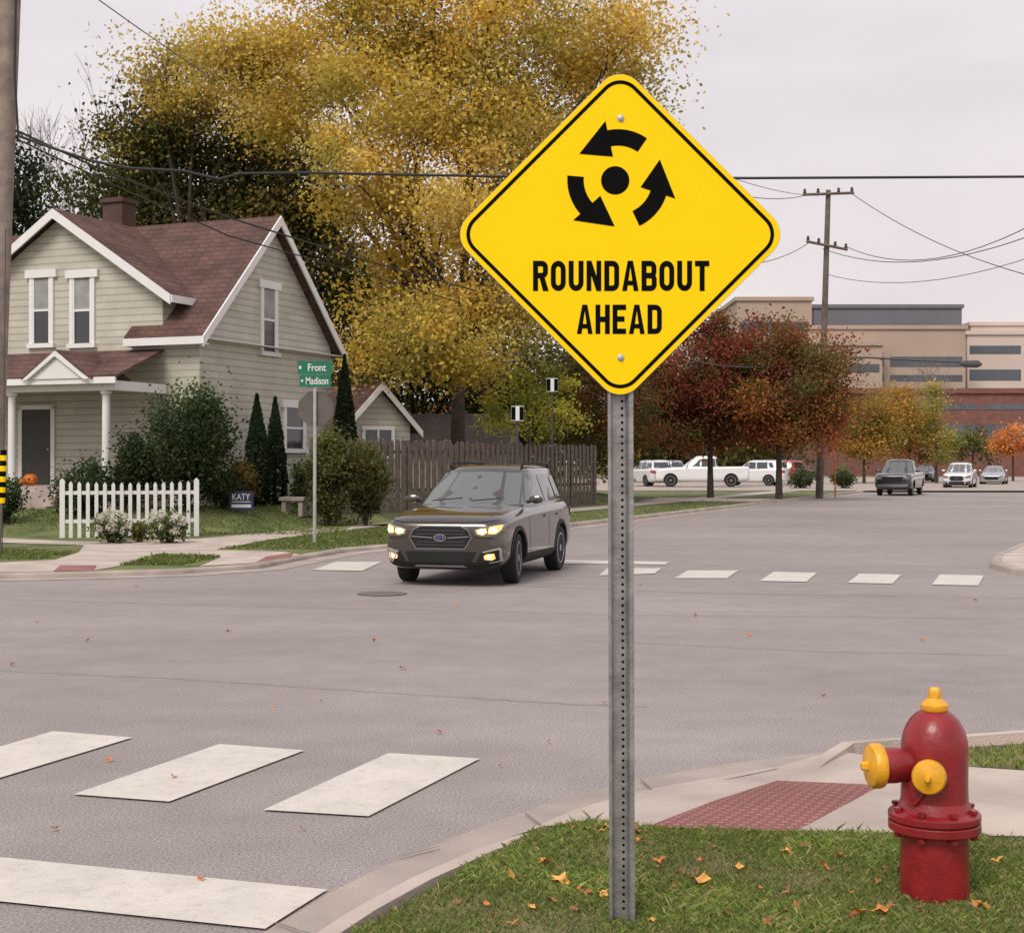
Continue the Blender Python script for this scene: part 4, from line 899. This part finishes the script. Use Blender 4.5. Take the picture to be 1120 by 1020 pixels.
for px,py,Y,lb in ((566,452,44,'small black and white parking sign on post in front of the fence'),(604,421,48,'small black and white sign on taller post right of the yellow tree')):
    b=Vector(((px-CX)*Y/F,Y,.07)); root=empty('small_sign',b,0,lb,'sign'); z=W(px,py,Y).z-.07; m_=MB(); m_.path([(0,0,0),(0,0,z+.2)],.03,6); m_.build('post','cablegrey',root)
    m_=MB(); m_.box(-.19,.19,-.06,-.04,z-.22,z+.22); pl=m_.build('sign_plate','whiteface',root); m_=MB(); m_.box(-.185,-.06,-.067,-.062,z-.2,z+.2); m_.build('sign_panel','black',pl); m_=MB(); m_.box(.06,.185,-.067,-.062,z-.2,z+.2); m_.build('sign_panel','black',pl)
p=PY_(264,36.6); root=empty('yard_sign',p,-.12,'navy yard sign with white lettering on the lawn','yard sign')
m_=MB(); m_.box(-.31,.31,-.01,.01,.10,.58); pl=m_.build('sign_panel','navy',root)
vs,fs=textmesh('KATY',.22,.46); m_=MB(); m_.add([(x,-.014,.44+z) for x,z in vs],fs); m_.build('lettering','whiteface',pl,fix=False)
m_=MB(); m_.box(-.24,.24,-.014,-.012,.305,.325); m_.build('stripe','whiteface',pl)
m_=MB(); m_.box(-.25,.25,-.014,-.012,.17,.25); m_.build('stripe','whiteface',pl)
for s in (-1,1): m_=MB(); m_.path([(s*.2,0,-.1),(s*.2,0,.13)],.008,5); m_.build('stake','galv',root)
p=PY_(322,38.5); root=empty('bench',p,-.3,'small grey concrete bench beside the lawn shrubs','bench'); m_=MB(); m_.box(-.36,.36,-.2,.2,.36,.46); m_.build('seat','gutter',root,bevel=.01)
for s in (-1,1): m_=MB(); m_.box(s*.24-.06,s*.24+.06,-.15,.15,-.05,.36); m_.build('leg','gutter',root)

# ============================================================ DISTANT BUILDINGS
def bldg(name,label,px0,px1,ytop,Y,dep,m,bands=(),bandm='bandglass',cat='building'):
    x0=(px0-CX)*Y/F; x1=(px1-CX)*Y/F; z1=W(0,ytop,Y).z; root=empty(name,((x0+x1)/2,Y,0),0,label,cat); w=(x1-x0)/2
    m_=MB(); m_.box(-w,w,0,dep,-.5,z1); m_.build('wall',m,root); m_=MB(); m_.box(-w-.3,w+.3,-.3,dep,z1+.002,z1+.6); m_.build('parapet',m,root)
    for (yb0,yb1,nw) in bands:
        za=W(0,yb1,Y).z; zb=W(0,yb0,Y).z; st_=2*w/nw
        for i in range(nw):
            g_=MB(); a=-w+st_*(i+.04); b=-w+st_*(i+.96); g_.box(a,b,-.06,.0,za,zb); wd_=g_.build('window',bandm,root)
            for q in range(1,4): g_=MB(); xx=a+(b-a)*q/4; g_.box(xx-.06,xx+.06,-.12,-.061,za,zb); g_.build('mullion','screen',wd_)
    return root
bldg('office_building','tan block building at left of the distant hospital group',806,888,329,228,30,'tan',[(352,362,1)])
bldg('office_building','dark grey metal screened storey above the long tan building',890,1052,337,240,30,'screen')
bldg('office_building','long tan building with dark ribbon windows under the grey storey',884,1056,360,226,12,'tan',[(390,401,2),(410,417,2)])
bldg('office_building','stepped tan wing in front of the long tan building',884,965,378,222,4,'tan',[(398,407,1)])
bldg('office_building','pale tan building with window bands at the right edge',1058,1180,366,236,30,'tan2',[(378,387,2),(404,416,2)])
bldg('office_building','narrow pale penthouse block above the right edge building',1062,1150,356,250,10,'tan2')
bldg('brick_building','long low red brick building behind the parked cars',905,1240,430,175,30,'brick',[(442,448,6),(464,477,4)])
# ============================================================ TREES
yel=[(.78,.55,.10),(.86,.61,.13),(.68,.50,.09),(.58,.45,.09),(.46,.40,.09),(.90,.68,.20)]
dkg=[(.085,.10,.03),(.11,.12,.035),(.07,.085,.026),(.16,.145,.045)]
brn=[(.30,.21,.06),(.40,.28,.08),(.24,.18,.05),(.50,.36,.09)]
tree('honey_locust_tree','tall spreading tree with yellow autumn leaves and dark limbs behind the fence','tree',500,520,50,
  [(560,60,85,60),(470,30,80,50),(640,60,80,55),(690,115,46,55,2),(600,150,80,50),(520,150,60,50,-1),(430,130,60,50,-2),(370,70,65,50),(320,30,70,40,1),(440,225,65,50,1),(560,240,70,50,1),(630,230,50,50),(390,205,50,45,-2),(500,310,60,50),(570,330,60,50,2),(430,300,50,45,1),(640,300,45,40,2),(545,-40,110,50),(380,-40,90,50),(255,50,60,40,2),(300,110,50,40,1),(480,90,60,50,2),(690,50,40,40,-1),(470,350,50,34,-3),(520,390,40,30,-3),(430,380,36,34,-2),(490,260,50,40,-3)],
  yel,470,3.9,.66,.150,.28,zb=.3,fork=5.0,dark=.36,jit=.16,lim=.46)
tree('bushy_tree','dark olive tree with brown leaves rising directly behind the house roof','tree',300,500,60,
  [(160,165,50,45),(210,170,60,50),(275,190,60,60),(340,210,55,60),(215,240,90,50),(330,290,60,60),(380,340,45,60),(150,220,60,50),(385,420,45,60),(300,240,60,50),(360,270,40,50)],
  dkg+dkg[:2]+brn[:3],380,3.0,.78,.20,.4,zb=.3,fork=3,dark=.5)
tree('yellow_tree','loose yellow green tree above the house left of the tallest tree','tree',205,500,58,
  [(175,95,45,35),(215,110,50,35),(140,150,30,22),(250,130,60,40),(300,130,50,40),(195,60,35,25)],yel[2:]+brn[1:],320,3.0,.66,.165,.25,zb=.3,fork=9,dark=.4)
tree('dark_tree','dark leafy tree in the shade behind the brown fence','tree',455,500,66,
  [(430,430,50,45),(480,420,50,50),(410,380,40,50),(520,400,50,55),(450,360,45,45),(560,440,50,40),(600,400,50,60),(620,450,45,40),(660,420,40,50)],dkg+[(.12,.11,.03),(.04,.045,.016),(.26,.2,.06)],300,2.4,.8,.23,.35,zb=.2,fork=2,dark=.55)
tree('evergreen_tree','dark evergreen tree at the far left behind the house roof','tree',15,400,70,[(10,215,40,50),(25,190,22,30),(-30,230,60,60)],[(.035,.052,.024),(.05,.065,.03)],300,2.0,.8,.22,.3,zb=.3,fork=5)
def bare_tree(name,label,px,Y,top,spread,zb=.3,tr=.22,seed=1):
    r=random.Random(seed); root=empty(name,((px-CX)*Y/F,Y,zb),0,label,'tree'); m_=MB(); h=W(0,top,Y).z-zb
    def grow(p,d,l,rad,lev):
        q=p+d*l; mid=p.lerp(q,.5)+Vector((r.uniform(-1,1),r.uniform(-1,1),0))*l*.06; m_.path([p,mid,q],[rad,rad*.8,rad*.6],6 if lev<2 else 4,False)
        if lev<5:
            for i in range(3 if lev else 6):
                dd=(d+Vector((r.uniform(-1,1),r.uniform(-1,1),r.uniform(-.1,.6)))*.62).normalized(); grow(p.lerp(q,r.uniform(.5,1)),dd,l*r.uniform(.55,.75),rad*.5,lev+1)
    grow(Vector((0,0,0)),Vector((0,0,1)),h*.42,tr,0); m_.build('trunk','barkgrey',root,fix=False)
    P=np.array(m_.v)[::9]; P=P[P[:,2]>h*.6]; P=P[::6]+rng.normal(size=(len(P[::6]),3))*.1
    cards('crown',P,.16,np.array([(.4,.28,.12)]*len(P))*(.6+.6*rng.random((len(P),1))),'leaf',root)
bare_tree('bare_tree','leafless grey tree rising over the left end of the house roof',86,75,52,45,tr=.3,seed=3)
bare_tree('bare_tree','small leafless tree before the tan building on the right',1012,130,384,30,tr=.16,seed=5)
redp=[(.32,.085,.05),(.38,.115,.06),(.27,.07,.045),(.19,.11,.045),(.42,.15,.065),(.13,.12,.04)]
orp=[(.48,.19,.06),(.50,.23,.07),(.38,.14,.055),(.26,.17,.05),(.17,.15,.05)]
grp=[(.15,.14,.04),(.20,.14,.05),(.26,.13,.05),(.12,.13,.04)]
tree('maple_tree','dark red maple tree just right of the yellow sign','tree',777,545,68,[(775,355,46,36),(760,410,60,45),(805,395,50,45),(740,455,48,36),(790,450,60,38),(722,420,38,40),(760,478,46,20),(815,472,38,22),(775,430,60,45),(800,425,50,45)],redp+redp+grp[:3],360,4.3,.46,.15,.15,zb=.08,dark=.38,jit=.18)
tree('maple_tree','orange red maple tree left of the tall crossarm pole','tree',852,542,66,[(862,375,42,34),(872,420,54,40),(838,440,44,36),(888,452,44,34),(850,470,48,22),(900,405,28,34),(865,440,52,38),(905,435,26,34),(892,474,34,20)],orp+redp[:3]+grp[:2],360,4.3,.46,.15,.15,zb=.08,dark=.38,jit=.18)
tree('maple_tree','dull green brown maple tree behind the sign post','tree',672,548,62,[(660,430,45,40),(690,460,45,35),(640,460,38,34),(670,390,40,30),(670,490,45,22)],grp+[(.3,.12,.05)],300,3.8,.48,.15,.14,zb=.1,dark=.45)
tree('small_tree','small yellow green tree beside the parking sign at the fence','tree',578,548,52,[(575,410,30,25),(560,435,34,26),(600,430,28,28),(580,462,34,22),(548,460,22,20),(615,455,20,20)],[(.60,.57,.09),(.68,.60,.10),(.48,.50,.09),(.34,.38,.07)],230,3.8,.34,.125,.08,zb=.12,dark=.4)
org=[(.58,.29,.06),(.62,.37,.08),(.42,.30,.07),(.25,.24,.06)]
tree('small_tree','small orange tree left of the pair near the brick building','tree',945,524,112,[(945,458,30,26),(938,485,28,18),(962,480,26,20),(928,465,20,20)],org,280,3.6,.6,.22,.12,zb=.05,dark=.4)
tree('small_tree','golden brown tree standing behind the dark pickup','tree',995,524,118,[(992,460,32,28),(1005,482,28,20),(978,482,28,18),(985,445,20,16)],org+[(.5,.38,.08)],280,3.6,.6,.22,.12,zb=.05,dark=.4)
tree('small_tree','slim pale green and gold tree left of the white SUV','tree',1024,526,114,[(1022,458,14,26),(1026,484,20,20),(1018,430,8,12)],[(.40,.36,.09),(.32,.32,.08),(.50,.36,.09)],220,3.6,.5,.2,.1,zb=.05,dark=.4)
tree('small_tree','low green tree in front of the brick wall beyond the white SUV','tree',1064,520,140,[(1062,482,18,16),(1072,490,14,10),(1050,490,12,10)],[(.16,.18,.06),(.24,.22,.07),(.12,.14,.05)],200,3.2,.6,.26,.1,zb=.05,dark=.4)
tree('small_tree','bright orange shrub like tree at the right edge','tree',1108,520,125,[(1106,486,20,14),(1118,478,14,12),(1096,492,10,10)],[(.78,.29,.08),(.82,.37,.09),(.65,.22,.07)],200,3.2,.5,.22,.1,zb=.05,dark=.4)
ells=[]
for i in range(31):
    x=-75+i*3.4+rng.normal(); ells.append(((x,150+rng.normal()*6,3+rng.random()*1.5),(4,3,3.2+rng.random()*2.5)))
P,cols,_=clump_cloud(ells,110,1.3,1.3,dkg+grp+brn[:2],.3,.7,.5); o=cards('distant_trees',P,.7,cols,'leaf'); tag(o,kind='stuff')
dgs=[(.05,.085,.03),(.072,.105,.038),(.04,.068,.025),(.10,.125,.045)]
S_=shrub
S_('shrub','large round dark green shrub against the house corner','shrub',205,411,104,36.2,dgs,16000,.095,lumps=70)
S_('shrub','low dark hedge shrub under the porch rail','shrub',98,503,74,35.4,dgs,6000,.08)
S_('shrub','dark green shrub left of the large round one','shrub',146,462,60,35.9,dgs,6000,.09)
S_('conifer_shrub','narrow upright evergreen left of the pair by the side wall','shrub',281,431,30,39,[(.03,.055,.024),(.045,.07,.03)],7500,.09,'cone')
S_('conifer_shrub','shorter upright evergreen right of the pair by the side wall','shrub',301,434,26,40,[(.032,.058,.026),(.045,.072,.03)],6500,.09,'cone')
S_('conifer_shrub','tall slim cypress standing at the right corner of the house','shrub',377,388,30,44.5,[(.028,.045,.02),(.04,.058,.025)],7500,.10,'cone')
S_('shrub','loose olive green shrub behind the street sign post','shrub',360,466,60,37.8,[(.13,.14,.045),(.17,.17,.055),(.09,.11,.035)],8000,.09,lumps=40)
S_('shrub','olive shrub at the left end of the wooden fence','shrub',400,474,56,38.2,[(.14,.14,.05),(.18,.16,.055),(.10,.11,.035)],7000,.09,lumps=34)
S_('shrub','small orange brown shrub left of the yard sign','shrub',264,504,34,38.2,[(.36,.17,.05),(.24,.16,.05),(.14,.13,.04)],2500,.08)
S_('shrub','low green shrub beside the concrete bench','shrub',332,496,36,39.6,dgs,2600,.08)
S_('shrub','low dark green shrub below the side wall window','shrub',244,515,44,37,dgs,3000,.08)
def flowerbush(px,w,top,lb):
    p=GT(px,594); r=S_('flowering_bush',lb,'flowering bush',px,top,w,0,[(.13,.18,.05),(.18,.22,.07),(.09,.13,.04)],1800,.07,p=p); kk=p.y/F; h=594-top
    P=[]
    for i in range(30):
        a=rng.random()*6.28; q=(rng.random()**.5); c=np.array([w/2*kk*.9*q*math.cos(a),-w/2*kk*.7*abs(math.sin(a))*q-.08,h*kk*(.35+.6*rng.random())]); P.append(c+rng.normal(size=(30,3))*.035)
    P=np.concatenate(P); cards('blossom',P,.06,np.array([(.82,.78,.70)]*len(P))*(.8+.3*rng.random((len(P),1))),'leaf',r)
flowerbush(122,44,556,'white flowering bush at the left of the picket fence'); flowerbush(186,44,558,'white flowering bush at the right end of the picket fence')
S_('shrub','small yellowing shrub between the two white flowering bushes','shrub',153,568,26,0,[(.32,.26,.08),(.2,.2,.07)],900,.06,p=GT(153,593))
S_('shrub','tuft of dark green leaves at the far left lawn','shrub',8,518,40,34.6,dgs,1800,.08)
for i,(px,w) in enumerate(((880,40),(925,30))):
    S_('shrub',['clipped grey green bush left of the crossarm pole base','grey green bush right of the crossarm pole base'][i],'shrub',px,511,w,0,[(.14,.16,.07),(.10,.13,.06)],3500,.14,p=Vector(((px-CX)*92/F,92,.08)))
# fallen leaves
def leafmesh(sz,m):
    pts=[]; n=5
    for i in range(n*2):
        a=math.pi*2*i/(n*2)+.2; r=sz*(1 if i%2==0 else .48)*(1.15 if i==0 else 1); pts.append((r*math.cos(a),r*math.sin(a),sz*.30*math.sin(a*2+.5)+sz*.2))
    m_=MB(); m_.add([(0,0,sz*.05)]+pts,[(0,1+i,1+(i+1)%10) for i in range(10)]); return m_.build('leaf',m)
lo=mat('leaf_orange',(.58,.20,.05),.8,.3,30); lg=mat('leaf_gold',(.70,.36,.09),.8,.3,30); lbn=mat('leaf_brown',(.36,.15,.06),.8,.3,30)
protos=[leafmesh(.036,lo),leafmesh(.036,lbn),leafmesh(.045,lg)]
meshes=[o.data for o in protos]
for o in protos: bpy.data.objects.remove(o)
def put(px,py,z,me,s,label,group,name='fallen_leaf'):
    p=G(px,py,z); p.z=z; o=bpy.data.objects.new(name,me); C.objects.link(o); o.location=p; o.rotation_euler=(rng.normal()*.4,rng.normal()*.4,rng.random()*6); o.scale=(s,)*3; tag(o,label,'leaf',group)
put(765,962,.125,meshes[2],1.15,'largest golden fallen leaf on the grass right of the sign post',None)
BIG=[(900,946),(612,963),(940,998),(962,996),(596,942)]
LP=[(722,946),(1004,935),(640,975),(742,953),(806,948),(700,918),(580,990),(860,1004),(985,950),(930,975),(560,960),(766,940),(655,905),(625,903),(690,930),(780,925),(830,970),(1090,940),(540,1000),(500,985),(715,1005),(1075,990),(880,925)]
LP+=[(460+640*rng.random(),930+80*rng.random()) for i in range(26)]
LP+=[(640+60*rng.random(),900+10*rng.random()) for i in range(10)]
for px,py in BIG: put(px,py,.120,meshes[0 if px!=612 else 2],.9+.15*rng.random(),'large orange fallen leaf lying on the near grass','large leaves on the near grass')
for px,py in LP:
    if py<1000-(px-400)*.55 and px<560: continue
    put(px,py,.113,meshes[int(rng.random()*2.3)],.35+.45*rng.random(),'small orange brown fallen leaf lying on the near grass','leaves fallen on the near grass')
RP=[(190,849),(350,766),(820,694),(14,726),(148,641),(547,836),(1067,656),(500,661),(661,768),(300,771),(95,700),(410,700),(900,760),(250,690),(700,640),(60,905),(330,905),(220,960),(480,800),(40,680),(600,810),(760,672),(1010,700),(440,730),(120,830)]
for px,py in RP:
    put(px,py,.016,meshes[int(rng.random()*2)],(.5+.2*rng.random()) if py>740 else .9,'small brown fallen leaf lying on the asphalt road','leaves fallen on the road')

# ============================================================ LIGHT, SKY, CAMERA
sc=bpy.context.scene
w=bpy.data.worlds.new('World'); sc.world=w; w.use_nodes=True; nt=w.node_tree; N=nt.nodes; L=nt.links
bg=N['Background']; sky=N.new('ShaderNodeTexSky'); sky.sky_type='NISHITA'; sky.sun_disc=False
SE,SA=math.radians(48),math.radians(205); sky.sun_elevation=SE; sky.sun_rotation=SA; sky.dust_density=3
L.new(sky.outputs[0],bg.inputs[0]); bg.inputs[1].default_value=.08
b2=N.new('ShaderNodeBackground'); tc=N.new('ShaderNodeTexCoord'); sx=N.new('ShaderNodeSeparateXYZ'); L.new(tc.outputs['Generated'],sx.inputs[0])
r=N.new('ShaderNodeValToRGB'); r.color_ramp.elements[0].position=0.; r.color_ramp.elements[0].color=(.92,.82,.82,1); r.color_ramp.elements[1].position=.5; r.color_ramp.elements[1].color=(.84,.81,.85,1)
L.new(sx.outputs[2],r.inputs[0]); no=N.new('ShaderNodeTexNoise'); no.inputs['Scale'].default_value=3.2; no.inputs['Detail'].default_value=5; mp=N.new('ShaderNodeMapping'); mp.inputs['Scale'].default_value=(1,1,3.5); L.new(tc.outputs['Generated'],mp.inputs[0]); L.new(mp.outputs[0],no.inputs[0])
mr=N.new('ShaderNodeMapRange'); mr.inputs['From Min'].default_value=.3; mr.inputs['From Max'].default_value=.7; mr.inputs['To Min'].default_value=.91; mr.inputs['To Max'].default_value=1.07; L.new(no.outputs[0],mr.inputs[0])
L.new(r.outputs[0],b2.inputs[0]); L.new(mr.outputs[0],b2.inputs[1])
mx=N.new('ShaderNodeMixShader'); mx.inputs[0].default_value=.92; L.new(bg.outputs[0],mx.inputs[1]); L.new(b2.outputs[0],mx.inputs[2]); L.new(mx.outputs[0],N['World Output'].inputs[0])
sun=bpy.data.lights.new('sun','SUN'); sun.energy=2.3; sun.angle=math.radians(25); sun.color=(1,.94,.86); so=bpy.data.objects.new('sun',sun); C.objects.link(so)
dirv=Vector((-math.cos(SE)*.45,-math.cos(SE)*.9,math.sin(SE))); so.rotation_euler=dirv.to_track_quat('Z','Y').to_euler()
cam=bpy.data.cameras.new('camera'); cam.sensor_width=36; cam.lens=F/1120*36; cam.shift_y=-(510-HY)/1120; cam.clip_end=3000; cam.clip_start=.05
cob=bpy.data.objects.new('camera',cam); C.objects.link(cob); cob.location=(0,0,H); cob.rotation_euler=(math.radians(90),0,0); sc.camera=cob
sc.view_settings.view_transform='Standard'; sc.view_settings.look='None'; sc.view_settings.exposure=0
